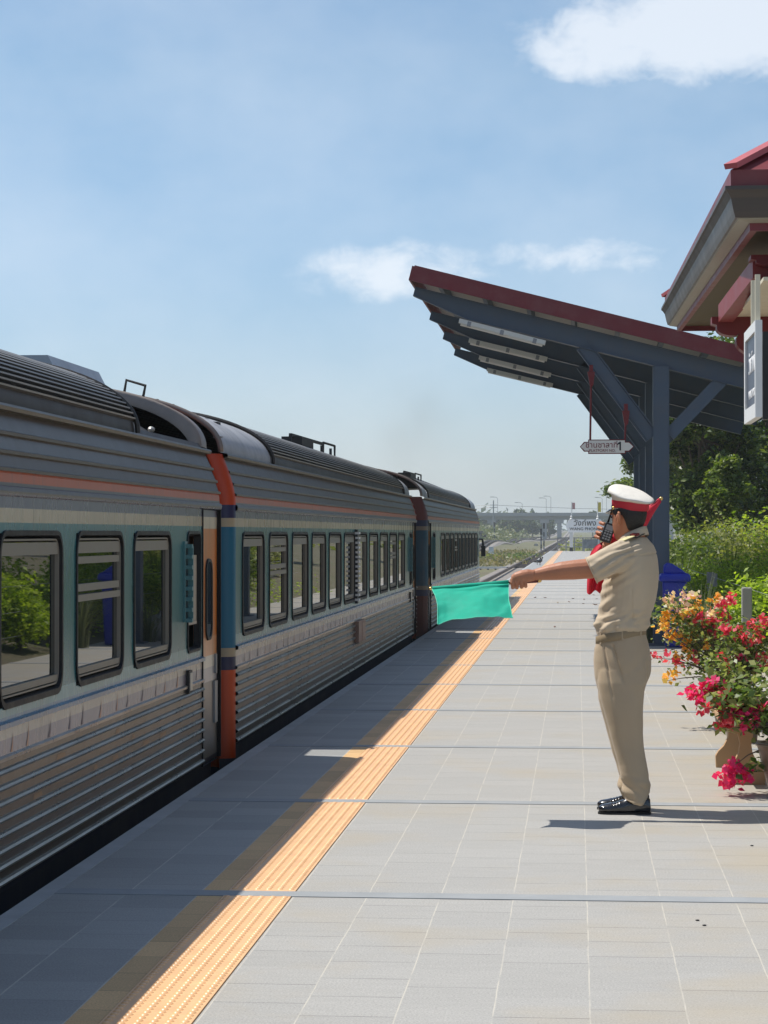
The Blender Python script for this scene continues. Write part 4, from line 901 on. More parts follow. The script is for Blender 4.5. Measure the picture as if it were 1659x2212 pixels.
# parked car behind the coach
p = gnd(1043, 1180, -.95); Yc = p.y; X = p.x-.4
car = empty('parked_car', (X, Yc, gz(X, Yc)), 'dark parked car half hidden behind the farthest coach', 'car'); g = gz(X, Yc)
mb = MB(); mb.smooth = False
body = [(-2.0, .35), (-2.05, .7), (-1.9, .85), (-1.2, .95), (-.7, 1.4), (.7, 1.42), (1.3, .98), (2.0, .85), (2.1, .5), (2.0, .3)]
mb.prism([(X+.0+u*.55, g+w) for u, w in body], 'y', Yc-.85, Yc+.85); part('body', mb, mat('dark_car_paint', (.06, .06, .07), .25, .2), car)
mb = MB(); mb.prism([(X+u*.55, g+w) for u, w in ((-1.05, .98), (-.65, 1.34), (.65, 1.36), (1.15, 1.0))], 'y', Yc-.86, Yc+.86); part('side_window', mb, m_glass, car)
for u in (-1.3, 1.3):
    for s in (-.86, .74): mb = MB(); mb.prism([(X+u*.55+.32*math.cos(2*pi*i/14), g+.32+.32*math.sin(2*pi*i/14)) for i in range(14)], 'y', Yc+s, Yc+s+.12); part('wheel', mb, M['rubber'], car)
# fence and notice board at the platform end
Ye = 191.8
fn = empty('end_fence', (.4, Ye, 0), 'low grey fence of posts and rails across the far platform end', 'fence')
for i in range(9): mb = MB(); x = -1.6+i*.7; mb.box(x-.05, x+.05, Ye-.05, Ye+.05, 0, 1.15); part('post', mb, M['grey_metal'], fn)
for z in (.35, .7, 1.1): mb = MB(); mb.box(-1.65, 4.05, Ye-.11, Ye-.051, z-.04, z+.04); part('rail', mb, M['grey_metal'], fn)
p = at(1275, 1176, 188.6); ntb = empty('notice_board', (p.x, 188.6, 0), 'dark grey notice panel on legs at the foot of the station name board', 'notice board')
mb = MB(); mb.box(p.x-.62, p.x+.62, 188.55, 188.65, .25, 1.0); part('panel', mb, mat('slate_notice', (.16, .18, .20), .6, 0, .5, 3), ntb)
for s in (-.5, .5): mb = MB(); mb.box(p.x+s-.05, p.x+s+.05, 188.56, 188.64, 0, .25); part('leg', mb, M['grey_metal'], ntb)
# birds
def bird(p, s, yaw, label, group=None):
    f = Vector((math.cos(yaw), math.sin(yaw), 0)); u = Vector((0, 0, 1)); l = u.cross(f); rot = Matrix((f, l, u)).transposed()
    mb = MB(); mb.smooth = True
    pts = [p+f*(-.30*s)+u*.13*s, p+f*(-.16*s)+u*.15*s, p+u*.17*s, p+f*.10*s+u*.20*s, p+f*.14*s+u*.27*s, p+f*.16*s+u*.33*s, p+f*.20*s+u*.335*s, p+f*.27*s+u*.32*s]
    mb.tube(pts, [.012*s, .035*s, .07*s, .06*s, .035*s, .042*s, .03*s, .006*s], 8)
    for sd in (-1, 1): mb.tube([p+l*sd*.03*s+u*.12*s, p+l*sd*.03*s], .009*s, 5)
    o = part('bird', mb, M['black'], None, p); tag(o, label, 'bird', group); return o
bird(gnd(1160.5, 1220, 0), 1.0, R(10), 'black bird on the platform edge, the left of two, facing away', 'black birds on the platform')
bird(gnd(1166.5, 1221, 0), 1.1, R(60), 'black bird on the platform edge, the right of two, head raised', 'black birds on the platform')
bird(Vector((p.x+.3, 188.6, 1.0)), .9, R(20), 'black bird perched on the dark notice panel')
# ================================================================== plants
def stems(mb, base, tips, r0, r1=.003, n=5, sag=.1):
    base = Vector(base)
    for t in tips:
        t = Vector(t); k = [base.lerp(t, i/4)+Vector((0, 0, sag*math.sin(pi*i/4)))+Vector(RNG.normal(0, .012*(t-base).length, 3)) for i in range(5)]
        k[0] = base; k[4] = t; mb.tube(k, [r0+(r1-r0)*i/4 for i in range(5)], n)
def shrub(name, x, y, r, h, z0, n, size, m, label, cat, group=None, nclump=9, up=.35):
    E_ = empty(name, (x, y, z0), label, cat, group); cl = []
    for k in range(nclump):
        a = RNG.uniform(0, 2*pi); d = r*.62*math.sqrt(RNG.uniform(0, 1)); rr = r*RNG.uniform(.32, .58); hh = h*RNG.uniform(.55, 1.0)*(1-.35*(d/r)**2)
        cl.append((Vector((x+d*math.cos(a), y+d*math.sin(a), z0+hh*.58)), rr, rr, hh*.45))
    leaves('foliage', cloud(cl, n, .45), size, m, E_, up=up)
    mb = MB(); stems(mb, (x, y, z0-.05), [c[0] for c in cl[:6]], .02*r+.008, .006); part('stems', mb, M['bark'], E_); return E_
def tree(name, x, y, z0, h, rx, zb, n, size, m, label, group=None, nclump=26, trunk=.12, limbs=9, ry=None):
    E_ = empty(name, (x, y, z0), label, 'tree', group); cl = []; zc = (zb+h)/2; hz_ = (h-zb)/2; ry = ry or rx; nclump = int(nclump*1.5)
    for k in range(nclump):
        d = RNG.normal(size=3); d /= np.linalg.norm(d); q = RNG.uniform(.25, 1)**.5*.82
        rr = rx*RNG.uniform(.16, .32)
        cl.append((Vector((x+d[0]*rx*q, y+d[1]*ry*q, z0+zc+d[2]*hz_*q)), rr, rr, rr*RNG.uniform(.6, .95)))
    leaves('crown', cloud(cl, n, .5), size, m, E_, up=.25)
    mb = MB(); top = Vector((x+RNG.uniform(-.2, .2)*rx, y, z0+h*.72)); mid = Vector((x+RNG.uniform(-.1, .1)*rx, y, z0+zb*.9))
    mb.tube([(x, y, z0-.2), mid, top], [trunk, trunk*.75, trunk*.25], 8); t = part('trunk', mb, M['bark'], E_)
    mb = MB()
    for c in cl[:limbs]:
        k = RNG.uniform(.15, .8); b = mid.lerp(top, k); e = c[0]; mb.tube([b, b.lerp(e, .5)+Vector((0, 0, .12*rx)), e], [trunk*.4, trunk*.25, trunk*.08], 6)
    part('limbs', mb, M['bark'], E_); return E_
# bright shrubs along the fence
G = 'bright green shrubs beside the platform'
for i, (x, y, r, h, lab) in enumerate(((2.75, 24.6, .75, .95, 'bright green shrub behind the nearest fence post, at the right edge'), (2.15, 28.4, .62, .92, 'bright green shrub between the two fence posts, behind the red flowers'), (3.0, 30.6, .95, 1.12, 'wide bright green shrub at the right edge above the nearest fence post'), (2.35, 33.2, .72, 1.0, 'bright green shrub right in front of the farther fence post'), (3.15, 36.6, 1.0, 1.2, 'bright green shrub behind the farther fence post, to its right'), (2.2, 37.4, .7, .95, 'bright green shrub directly left of the farther fence post'), (2.6, 42, .8, 1.0, 'bright green shrub just right of the blue bin, farther back'), (3.5, 22.0, .8, 1.0, 'bright green shrub nearest the camera beyond the right edge'))):
    shrub('leafy_shrub', x, y, r, h, .02+.3*sstep(1.6, 4, x), 4200, .085, M['leaf_bright'], lab, 'shrub', G, 10)
G2 = 'olive shrubs higher on the bank'
for i, (x, y, r, h, m_, lab) in enumerate(((2.5, 47, 1.0, 1.35, 'leaf_mid', 'mid green shrub right of the steel column above the blue bin'), (3.7, 45, 1.1, 1.45, 'leaf_olive', 'olive shrub in the middle of the bank above the farther fence post'), (4.7, 47, 1.1, 1.6, 'leaf_olive', 'olive shrub on the bank at the right edge below the trees'), (3.1, 54, 1.2, 1.7, 'leaf_olive', 'taller olive shrub behind the bank, right of the column'), (4.6, 56, 1.3, 1.8, 'leaf_bright', 'yellow green shrub at the foot of the dark trees'), (5.9, 55, 1.3, 1.8, 'leaf_olive', 'olive shrub at the right edge directly below the dark trees'))):
    shrub('bank_shrub', x, y, r, h, .3, 4200, .11, M[m_], lab, 'shrub', G2, 10)
# arching grass clumps
def grass(name, x, y, z0, n, l, m, label, spread=.5, group=None, bend=.6):
    mb = MB()
    for k in range(n):
        a = RNG.uniform(0, 2*pi); q = RNG.uniform(.15, 1); L_ = l*RNG.uniform(.6, 1.1); w = .006+.006*RNG.uniform(); d = Vector((math.cos(a), math.sin(a), 0)); s = Vector((-d.y, d.x, 0))
        b = Vector((x, y, z0))+d*spread*.25*RNG.uniform(); v = []
        for i in range(5):
            t = i/4; p = b+d*(L_*bend*q*t*t)+Vector((0, 0, L_*(t-.45*q*t*t))); v += [p-s*w*(1-t*.9), p+s*w*(1-t*.9)]
        mb.add(v, [(2*i, 2*i+1, 2*i+3, 2*i+2) for i in range(4)])
    E_ = empty(name, (x, y, z0), label, 'grass clump', group); part('blades', mb, m, E_); return E_
G3 = 'arching grass clumps'
grass('grass_clump', 1.58, 29.3, 0, 150, 1.05, M['leaf_grey'], 'grey green grass clump leaning over the blue bin', .5, G3)
grass('grass_clump', 1.0, 31.0, 0, 130, .75, M['leaf_grey'], 'dark grass clump at the foot of the nearest column, left side', .5, G3, .9)
grass('grass_clump', .98, 33.3, 0, 110, .7, M['leaf_grey'], 'dark grass clump in the shade behind the nearest column foot', .5, G3, .9)
grass('grass_clump', 2.0, 44, .1, 170, 1.5, M['leaf_mid'], 'tall green grass clump between bin and bank shrubs', .9, G3)
grass('grass_clump', 2.75, 41, .2, 170, 1.6, M['leaf_mid'], 'tall green grass clump in the middle of the bank', .9, G3)
grass('grass_clump', 3.6, 41, .3, 170, 1.55, M['leaf_mid'], 'tall green grass clump toward the right edge of the bank', .9, G3)
for i, (x, y, r_) in enumerate(((.93, 31.4, .22), (1.08, 32.5, .26))):
    mb = MB(); mb.smooth = True; mb.ball((x, y, r_*.55), r_, r_*.8, r_*.75, 10, 7); mb.v = [(a+RNG.normal(0, .02), b+RNG.normal(0, .02), c+RNG.normal(0, .02)) for a, b, c in mb.v]
    tag(part('boulder', mb, M['concrete'], None, (x, y, 0)), ('grey boulder in the grass left of the nearest column foot', 'grey boulder hidden in grass behind the nearest column')[i], 'boulder', 'boulders at the column foot')
# trees
G4 = 'dark trees behind the canopy'
tree('leafy_tree', 3.35, 62, .2, 7.4, 1.85, .6, 19000, .19, M['leaf_dark'], 'dark dense tree directly right of the steel column', G4, 34, .11, 14)
tree('leafy_tree', 5.3, 66, .2, 8.2, 2.2, .6, 21000, .20, M['leaf_dark'], 'dark dense tree at the right edge under the hanging sign', G4, 36, .13, 14)
tree('leafy_tree', 4.2, 78, .2, 8.6, 2.3, .7, 16000, .24, M['leaf_dark'], 'taller dark tree between the two front ones, showing above the canopy', G4, 34, .13, 12)
tree('leafy_tree', 2.45, 96, .1, 5.2, 1.3, .8, 9000, .20, M['leaf_mid'], 'loose lighter tree showing left of the steel columns under the platform sign', G4, 24, .08, 10)
tree('leafy_tree', 3.6, 58, .2, 3.4, .85, 1.5, 3600, .15, M['leaf_mid'], 'small light green tree low in front of the dark trees', G4, 14, .05, 7)
tree('leafy_tree', 7.6, 70, .2, 8.0, 2.3, .6, 10000, .24, M['leaf_dark'], 'dark tree beyond the right edge behind the station roof', G4, 26, .13, 8)
# fence posts and wires along the bank
fn2 = empty('wire_fence', (1.97, 30, 0), 'grey concrete post and wire fence along the green bank', 'fence')
for y in (20.3, 25.2, 35.0, 44.8, 54.6):
    x = at(1613 if y < 30 else 1535, 1268, 25.2 if y < 30 else 35.0).x if y in (25.2, 35.0) else 2.0
    mb = MB(); mb.box(x-.055, x+.055, y-.055, y+.055, -.1, .90); bevel(part('post', mb, M['concrete'], fn2), .012)
mb = MB(); x = at(1545, 1268, 36.2).x; mb.box(x-.035, x+.035, 36.2, 36.27, -.1, .86); part('post', mb, M['concrete'], fn2)
for z in (.22, .52, .84):
    mb = MB(); mb.tube([(1.99, 18, z), (2.02, 25.2, z), (2.03, 35, z), (2.0, 56, z)], .0028, 5); part('wire', mb, M['grey_metal'], fn2)
# blue bin
mB = mat('blue_bin_plastic', srgb(10, 38, 160), .35, 0, .1, 4, dirt=((.02, .05, .2), .4, 3))
bc = at(1457, 1300, 30.1); X = bc.x; Y = 30.1
zt = at(1437, 1215, Y).z; zr = at(1457, 1243, Y).z; w = .155
bn = empty('rubbish_bin', (X, Y, 0), 'blue plastic swing lid rubbish bin beside the steel column', 'bin')
def rect(hx, hy, z): return [Vector((X+sx*hx, Y+sy*hy, z)) for sx, sy in ((-1, -1), (1, -1), (1, 1), (-1, 1))]
mb = MB(); mb.rings([rect(.125, .13, 0), rect(.16, .17, zr-.07)]); bevel(part('body', mb, mB, bn), .03, 3)
mb = MB(); mb.rings([rect(.19, .2, zr-.08), rect(.205, .215, zr-.05), rect(.20, .21, zr), rect(.17, .18, zr+.03)]); bevel(part('rim', mb, mB, bn), .015, 2)
mb = MB(); mb.prism([(X-.15, zr+.02), (X+.16, zr+.02), (X+.10, zr+.07), (X-.02, zt-.02), (X-.09, zt), (X-.14, zt-.03)], 'y', Y-.15, Y+.15); bevel(part('lid', mb, mB, bn), .02, 2)
# ---- potted bougainvilleas
m_pot = mat('brown_glazed_pot', (.20, .15, .10), .35, 0, .25, 7, dirt=((.30, .26, .20), .4, 4)); m_earth = mat('pot_soil', (.05, .04, .03), .95)
def px5(l): return [(1399+a*.1567, 1179.5+b*.1567) for a, b in l]
def px6(l): return [(1399+a*.1567, 1399+b*.1567) for a, b in l]
def bougainvillea(x, y, rb, rt, h, label, bracts, bush, nleaf, lsize, spread, fs=1.0):
    E_ = empty('potted_bougainvillea', (x, y, 0), label, 'potted plant', 'potted bougainvilleas in a row')
    mb = MB(); mb.smooth = True
    mb.lathe((x, y, 0), [(.001, .004), (rb, .0), (rb*1.02, .02), (rb+(rt-rb)*.6, h*.55), (rt*.97, h*.86), (rt, h*.93), (rt*1.05, h*.95), (rt*1.05, h), (rt*.92, h), (rt*.9, h*.9)], 24); part('pot', mb, m_pot, E_)
    mb = MB(); mb.lathe((x, y, h*.9), [(rt*.9, 0), (.001, .01)], 20); part('soil', mb, m_earth, E_)
    base = Vector((x, y, h*.9)); tips = []; pts = []
    for m_, lst in bracts:
        for (a, b) in lst:
            c = at(a, b, y+RNG.uniform(-spread, spread)); tips.append(c)
            n = int(RNG.integers(9, 16))
            leaves('flower_cluster', RNG.normal(0, 1, (n, 3))*np.array([.024, .03, .021])*fs+np.array(c), .046*fs, M[m_], E_, up=.1, aspect=.8)
    low = [t for t in tips if t.z < .36]; hi = [t for t in tips if t.z >= .36]
    sel = [hi[i] for i in RNG.permutation(len(hi))[:min(len(hi), 24)]]+low[:1]
    mb = MB(); stems(mb, base, [t-Vector((0, 0, .02)) for t in sel], .009, .002, 5, .05); part('stems', mb, M['bark'], E_)
    # leaves round the tips and along the stems
    for t in tips:
        if t.z < .36: continue
        k = RNG.uniform(.35, 1.0, nleaf//max(len(tips), 1))[:, None]
        pts.append(np.array(base)*(1-k)+np.array(t)*k+np.array([0, 0, 1])*(.06*np.sin(pi*k))+RNG.normal(0, .038, (len(k), 3)))
    for (a, b, r_, n) in bush: pts.append(np.array(at(a, b, y))+RNG.normal(0, 1, (n, 3))*np.array([r_*.5, .12, r_*.45]))
    leaves('foliage', np.concatenate(pts), lsize, M['leaf_boug'], E_, up=.3, aspect=.6); return E_
M['leaf_boug'] = leafmat('bougainvillea_leaf', (.05, .10, .02), (.13, .19, .045), (.34, .36, .14), .4, .4)
bougainvillea(1.17, 17.6, .105, .16, .36, 'potted bougainvillea with orange and pale pink flowers, farthest of the row',
  [('bract_pale', px5([(300, 710), (330, 700), (265, 765), (500, 720), (560, 690), (640, 690), (480, 910), (300, 930), (860, 910), (840, 950), (1020, 750), (980, 800), (350, 840), (480, 830), (530, 860), (570, 830), (430, 1130)])),
   ('bract_orange', px5([(225, 980), (200, 1010), (320, 1000), (420, 1000), (520, 930), (550, 920), (620, 900), (660, 950), (230, 1100), (185, 1150), (260, 1130), (670, 780), (900, 750), (950, 700), (550, 1290), (600, 1280), (520, 1370), (560, 1390), (380, 1230), (300, 1230), (790, 1400), (840, 1260), (480, 1270)])+px6([(410, 120), (400, 340), (370, 385), (260, 420), (800, 300), (330, 1230-1399), (540, 60)])),
   ('bract_red', px5([(560, 1000), (710, 1000), (740, 1060), (790, 970), (870, 1030), (930, 1030), (980, 980), (1080, 975), (1010, 840), (1100, 750), (1140, 720), (900, 1180)])+px6([(70, 110), (270, 110), (380, 190), (430, 210), (650, 150)]))],
  [(1475, 1340, .20, 260), (1520, 1375, .24, 320), (1440, 1318, .12, 90), (1530, 1430, .18, 160)], 560, .042, .14)
bougainvillea(1.18, 16.5, .105, .16, .36, 'potted bougainvillea with small red flowers, second from the far end',
  [('bract_red', px5([(1400, 1090), (1550, 1100), (1550, 1170), (1530, 1030), (1640, 1040), (1370, 1250), (1450, 1280), (1530, 1250), (1460, 1310), (1360, 1370), (1260, 1250), (1080, 1150), (1060, 1190), (1200, 1150)])+px6([(980, 120), (1100, 200), (1110, 210), (1100, 320), (1560, 110), (1640, 230)])),
   ('bract_pink', px6([(1280, 170), (1380, 160), (1430, 120), (1470, 110), (1270, 130), (1530, 300), (1500, 360)]))],
  [(1590, 1390, .22, 260), (1630, 1400, .2, 220), (1570, 1445, .2, 220), (1610, 1450, .2, 200)], 420, .042, .14)
bougainvillea(1.23, 13.15, .135, .205, .30, 'potted bougainvillea with large magenta flowers, nearest of the row',
  [('bract_pink', px6([(640, 560), (620, 650), (690, 600), (700, 720), (780, 500), (820, 530), (860, 560), (950, 490), (800, 620), (840, 560), (655, 610), (590, 650), (910, 500), (720, 680), (1150, 820), (1220, 870), (1330, 950), (1300, 1040), (1380, 1040), (1390, 830), (1450, 830), (1280, 960), (1480, 930), (1470, 1030), (1550, 860), (1640, 810), (1340, 1000), (1180, 1590), (1140, 1670), (1180, 1700), (1100, 1740), (1170, 1800), (1090, 1830), (1120, 1900), (1250, 1750), (1290, 1790), (1340, 1770), (1400, 1770), (1140, 1750)])),
   ('bract_red', px6([(830, 720), (870, 790), (790, 790), (1000, 840), (1050, 870), (1030, 960), (1130, 1000), (1000, 1060), (1110, 1060), (1080, 1010), (1180, 920), (1020, 650)]))],
  [(1590, 1500, .18, 190), (1625, 1500, .2, 200), (1560, 1490, .10, 60), (1640, 1555, .10, 60), (1640, 1650, .06, 24), (1612, 1660, .045, 14)], 420, .058, .10, .95)
# bench with S shaped legs
m_ben = mat('ochre_cast_stone', srgb(176, 142, 104), .8, 0, .1, 6, dirt=((.2, .15, .1), .3, 3))
bch = empty('stone_bench', (1.0, 14.2, 0), 'ochre cast stone bench with curved vase shaped legs under the flowers', 'bench')
prof = [(.115, 0), (.118, .075), (.10, .105), (.065, .14), (.040, .19), (.033, .24), (.045, .30), (.075, .34)]
for y in (14.7, 13.72):
    mb = MB(); mb.prism([(1.0-a, b) for a, b in prof]+[(1.0+a, b) for a, b in reversed(prof)], 'y', y-.035, y+.035); part('leg', mb, m_ben, bch)
mb = MB(); mb.box(.86, 1.14, 13.5, 14.95, .341, .39); bevel(part('seat', mb, m_ben, bch), .012)
# fallen leaves and grit
def leaf_on(px, py, s, m_, i, lab):
    p = gnd(px, py); a = RNG.uniform(0, pi); c_, s_ = math.cos(a), math.sin(a); mb = MB()
    q = [(-1, 0, .15), (-.3, .45, .35), (.5, .35, .25), (1, 0, .5), (.4, -.4, .2), (-.4, -.4, .4), (0, 0, .05)]
    v = [p+Vector(((u*c_-w*s_)*s, (u*s_+w*c_)*s, z*s+.002)) for u, w, z in q]; mb.add(v, [(6, k, (k+1) % 6) for k in range(6)])
    return tag(part('fallen_leaf', mb, m_, None, p), lab, 'leaf', 'dry leaves on the platform')
m_dl = mat('dry_leaf', (.13, .055, .03), .8, 0, .3, 20); m_dl2 = mat('pale_dry_leaf', (.30, .24, .15), .8)
wh = ('reddish dry leaf, leftmost of the scattered leaves left of the red flag', 'small dark dry leaf just right of the leftmost one', 'dark dry leaf in the middle of the scatter, upper one', 'dark dry leaf in the middle of the scatter, lower one', 'dark dry leaf right of the scatter middle', 'dry leaf near the hanging red flag, upper one', 'largest dark dry leaf, beside the shirt front of the man', 'tiny dry leaf between the largest leaf and the red flag', 'pale dry leaf left of the scatter middle', 'thin dark dry leaf low in the scatter', 'pale dry leaf far back below the forearm', 'pale dry leaf far back beside the flag handle', 'red dry leaf alone, nearest of the scatter to the camera')
for i, (a, b) in enumerate(((325, 1047), (405, 1047), (635, 1055), (605, 1082), (725, 1062), (805, 1025), (815, 1106), (825, 1057), (510, 1090), (715, 1096), (690, 890), (425, 900), (485, 1288))):
    leaf_on((1950+a/2.074)/1.8228, (1850+b/2.074)/1.8228, (.075 if i in (0, 6) else .05)*RNG.uniform(.8, 1.2), m_dl2 if i in (8, 10, 11) else m_dl, i, wh[i])
for i, (a, b) in enumerate(((1335, 846), (1367, 869), (1585, 503))):
    p = gnd((1600+a/1.165)/1.8228, (2900+b/1.165)/1.8228); mb = MB(); mb.ball(p+Vector((0, 0, .003)), .009, .006, .003, 7, 5); tag(part('grit_crumb', mb, M['black'], None, p), ('tiny dark crumb on a tile at bottom right, upper left of two', 'tiny dark crumb on a tile at bottom right, lower right of two', 'tiny dark crumb on the tiles right of the shadow of the man')[i], 'crumb', 'dark crumbs on the tiles')
# ---- distance: trees, woods, scrub, grass
G5 = 'distant trees around the overpass'
for i, (px, pyt, pyb, hw_, Y, lab) in enumerate(((1128, 1096, 1140, 26, 680, 'distant round tree above the middle of the overpass'), (1106, 1104, 1140, 20, 690, 'distant low tree above the overpass, left of the round one'), (1150, 1101, 1140, 12, 700, 'distant brownish small tree right of the round one'), (1179, 1104, 1140, 17, 720, 'distant flat tree behind the close lamp post pair'), (1281, 1101, 1135, 17, 700, 'distant tree behind the yellow flag'), (1045, 1108, 1140, 22, 660, 'distant low tree at the left end of the overpass'), (1310, 1104, 1140, 20, 740, 'distant tree behind the cap of the man'), (1080, 1121, 1150, 24, 610, 'bluish tree beneath the left span of the overpass'), (1118, 1121, 1152, 22, 600, 'bluish tree beneath the middle span of the overpass'), (1150, 1122, 1153, 20, 604, 'dark bluish tree left of the double overpass pier'), (1186, 1122, 1152, 16, 612, 'bluish tree between the overpass piers'))):
    t = at(px, pyt, Y); b = at(px, pyb, Y); w_ = hw_*Y/FD; z0 = min(gz(t.x, Y), b.z-.5)
    tree('distant_tree', t.x, Y, z0, t.z-z0, w_, max(b.z-z0-1.5, .4), 1500, 1.3*w_/3, M['leaf_far'], lab, G5, 14, .25, 4)
def scatter(n, x0, x1, y0, y1, fz, zr_=(0, .5)):
    x = RNG.uniform(x0, x1, n); y = RNG.uniform(y0, y1, n); z = np.array([fz(a, b) for a, b in zip(x, y)])+RNG.uniform(zr_[0], zr_[1], n); return np.stack([x, y, z], 1)
def stuff(name, pts, s, m_, up=.3, lab=None, cat='undergrowth', asp=.5):
    o_ = leaves(name, pts, s, m_, None, up=up, aspect=asp, org=(0, 0, 0)); tag(o_, lab, cat, None, 'stuff'); return o_
cl = []
for k in range(230):
    x = RNG.uniform(-62, -13); y = RNG.uniform(385, 600); h = RNG.uniform(.6, 2.0)
    if -16+.012*(y-380)*6 < x and x > -12: continue
    cl.append((Vector((x, y, gz(x, y)+h*.3)), RNG.uniform(1.2, 3), RNG.uniform(2, 5), h))
stuff('hillside_scrub', cloud(cl, 16000, .5), .75, leafmat('dusty_scrub_leaf', (.055, .085, .02), (.10, .13, .035), (.17, .16, .06), .25), .4, 'dusty green scrub covering the slope left of the tracks')
cl = []
for k in range(120):
    x = RNG.uniform(-500, 420); y = RNG.uniform(1100, 1700); h = RNG.uniform(6, 11)
    cl.append((Vector((x, y, gz(x, y)+h*.5)), RNG.uniform(8, 18), 10, h*.6))
stuff('far_woodland', cloud(cl, 9000, .5), 4.5, M['leaf_far'], .3, 'band of far woodland along the horizon', 'woodland')
mg = leafmat('dry_grass_blade', (.10, .11, .035), (.19, .16, .075), (.27, .21, .11), .3)
cl = [(Vector((RNG.uniform(-12.5, -4.7), RNG.uniform(175, 310), -1.0)), RNG.uniform(.5, 1.6), RNG.uniform(2, 6), RNG.uniform(.15, .5)) for k in range(120)]
stuff('verge_grass', cloud(cl, 9000, .3), .30, mg, .1, 'dry grass and weeds on the verge beyond the train', 'grass')
cl = [(Vector((RNG.uniform(-9, -4.8), RNG.uniform(200, 250), -.95)), RNG.uniform(.6, 1.4), RNG.uniform(2, 5), .35) for k in range(14)]
stuff('green_weeds', cloud(cl, 1800, .3), .3, M['leaf_mid'], .1, 'patch of fresh green weeds on the verge beside the platform', 'weeds')
cl = [(Vector((RNG.uniform(4.5, 40), RNG.uniform(85, 190), .6)), RNG.uniform(1, 2.5), RNG.uniform(2, 4), RNG.uniform(.6, 1.6)) for k in range(60)]
cl += [(Vector((RNG.uniform(-1, 16), RNG.uniform(230, 420), -.4)), RNG.uniform(1, 2.5), RNG.uniform(2, 4), RNG.uniform(.5, 1.1)) for k in range(26)]
stuff('rough_undergrowth', cloud(cl, 8000, .4), .5, M['leaf_olive'], .3, 'rough undergrowth behind the far end of the platform')
cl = [(Vector((RNG.uniform(1.75, 4.5), RNG.uniform(26, 58), .05)), RNG.uniform(.3, .6), RNG.uniform(.4, .8), RNG.uniform(.25, .5)) for k in range(60)]
stuff('ground_cover', cloud(cl, 9000, .3), .08, M['leaf_bright'], .3, 'leafy ground cover filling the bank between the shrubs', 'ground cover')
# ================================================================== the man with the flags
YM = 12.3
def m_(x, y, dy=0.0): return at(x, y, YM+dy)
PX = YM/FD                                        # metres per picture unit at the man
man = empty('person', (m_(1365, 1752).x, YM, 0), 'man in khaki uniform and white and red peaked cap holding out a green flag', 'person')
m_skin = mat('tanned_skin', srgb(176, 118, 88), .5, 0, .10, 14, .08, 90, spec=.4)
sb = m_skin.node_tree.nodes['Principled BSDF']; sb.inputs['Subsurface Weight'].default_value = .08; sb.inputs['Subsurface Radius'].default_value = (.012, .005, .003)
m_hair = mat('black_hair', (.008, .007, .007), .45, 0, .3, 60, .5, 220, stretch=(1, 1, .2))
m_khaki = mat('khaki_shirt_cloth', srgb(190, 172, 146), .85, 0, .05, 8, .12, 500, sheen=.15)
m_khaki2 = mat('khaki_trouser_cloth', srgb(174, 154, 127), .85, 0, .05, 8, .12, 500, sheen=.15)
m_belt = mat('khaki_web_belt', srgb(140, 122, 94), .7, 0, .08, 30)
m_shoe = mat('polished_black_leather', (.012, .012, .014), .16, 0, .1, 10, .12, 18, coat=.6)
m_white = mat('white_cap_cloth', (.68, .65, .59), .8, 0, .04, 10, .15, 30)
m_redband = mat('red_cap_band', srgb(190, 36, 54), .65, 0, .08, 10)
m_red = mat('red_flag_fabric', (.62, .015, .04), .7, 0, .08, 10, .05, 300)
m_green = mat('green_flag_fabric', (.0, .34, .225), .85, 0, .06, 7, .05, 300)
m_wood = mat('dark_red_handle', srgb(96, 30, 26), .35)
# ---- body skeleton surfaces (one continuous mesh)
tf = Vector((-math.cos(R(20)), math.sin(R(20)), 0)); tl = Vector((-math.sin(R(20)), -math.cos(R(20)), 0)); UP = Vector((0, 0, 1))
AH = R(46); hf = Vector((-math.cos(AH), math.sin(AH), 0)); hl = Vector((-math.sin(AH), -math.cos(AH), 0))
def ell(c, u, v, a0, a1, b, n=28, p=2.0, dip=None):
    """ring about c: u = forward (a0 front, a1 back), v = left (b)"""
    out = []
    for i in range(n):
        t = 2*pi*i/n; c_, s_ = math.cos(t), math.sin(t); e = 2/p
        cu = math.copysign(abs(c_)**e, c_); sv = math.copysign(abs(s_)**e, s_)
        q = c+u*((a0 if c_ > 0 else a1)*cu)+v*(b*sv)
        if dip: q = q+UP*dip(c_, s_)
        out.append(q)
    return out
body = MB()
# head
hc = m_(1357, 1120)
def hz_(y): return m_(1357, y).z
for_head = [(1170, .070, .0, .022), (1164, .086, .015, .040), (1155, .092, .035, .054), (1145, .094, .06, .062), (1135, .094, .076, .068), (1125, .095, .088, .0715), (1114, .091, .096, .074), (1102, .094, .099, .0755), (1092, .093, .099, .076), (1082, .086, .093, .072), (1074, .07, .078, .06), (1069, .04, .05, .035)]
body.rings([ell(Vector((hc.x, hc.y, hz_(y))), hf, hl, a, b, l, 24, 2.2) for y, a, b, l in for_head])
nose = [(1116, .092), (1124, .104), (1132, .116), (1137, .104)]
body.tube([Vector((hc.x, hc.y, hz_(y)))+hf*(r-.012) for y, r in nose], [.009, .011, .016, .010], 8)
body.tube([Vector((hc.x, hc.y, hz_(1110)))+hf*.084+hl*k for k in (-.05, -.025, 0, .025, .05)], [.006, .011, .010, .011, .006], 8)   # brow
for dz, r in ((1145, .008), (1149, .009)): body.tube([Vector((hc.x, hc.y, hz_(dz)))+hf*(.091-.25*abs(k))+hl*k for k in (-.024, 0, .024)], [r*.5, r, r*.5], 7)  # lips
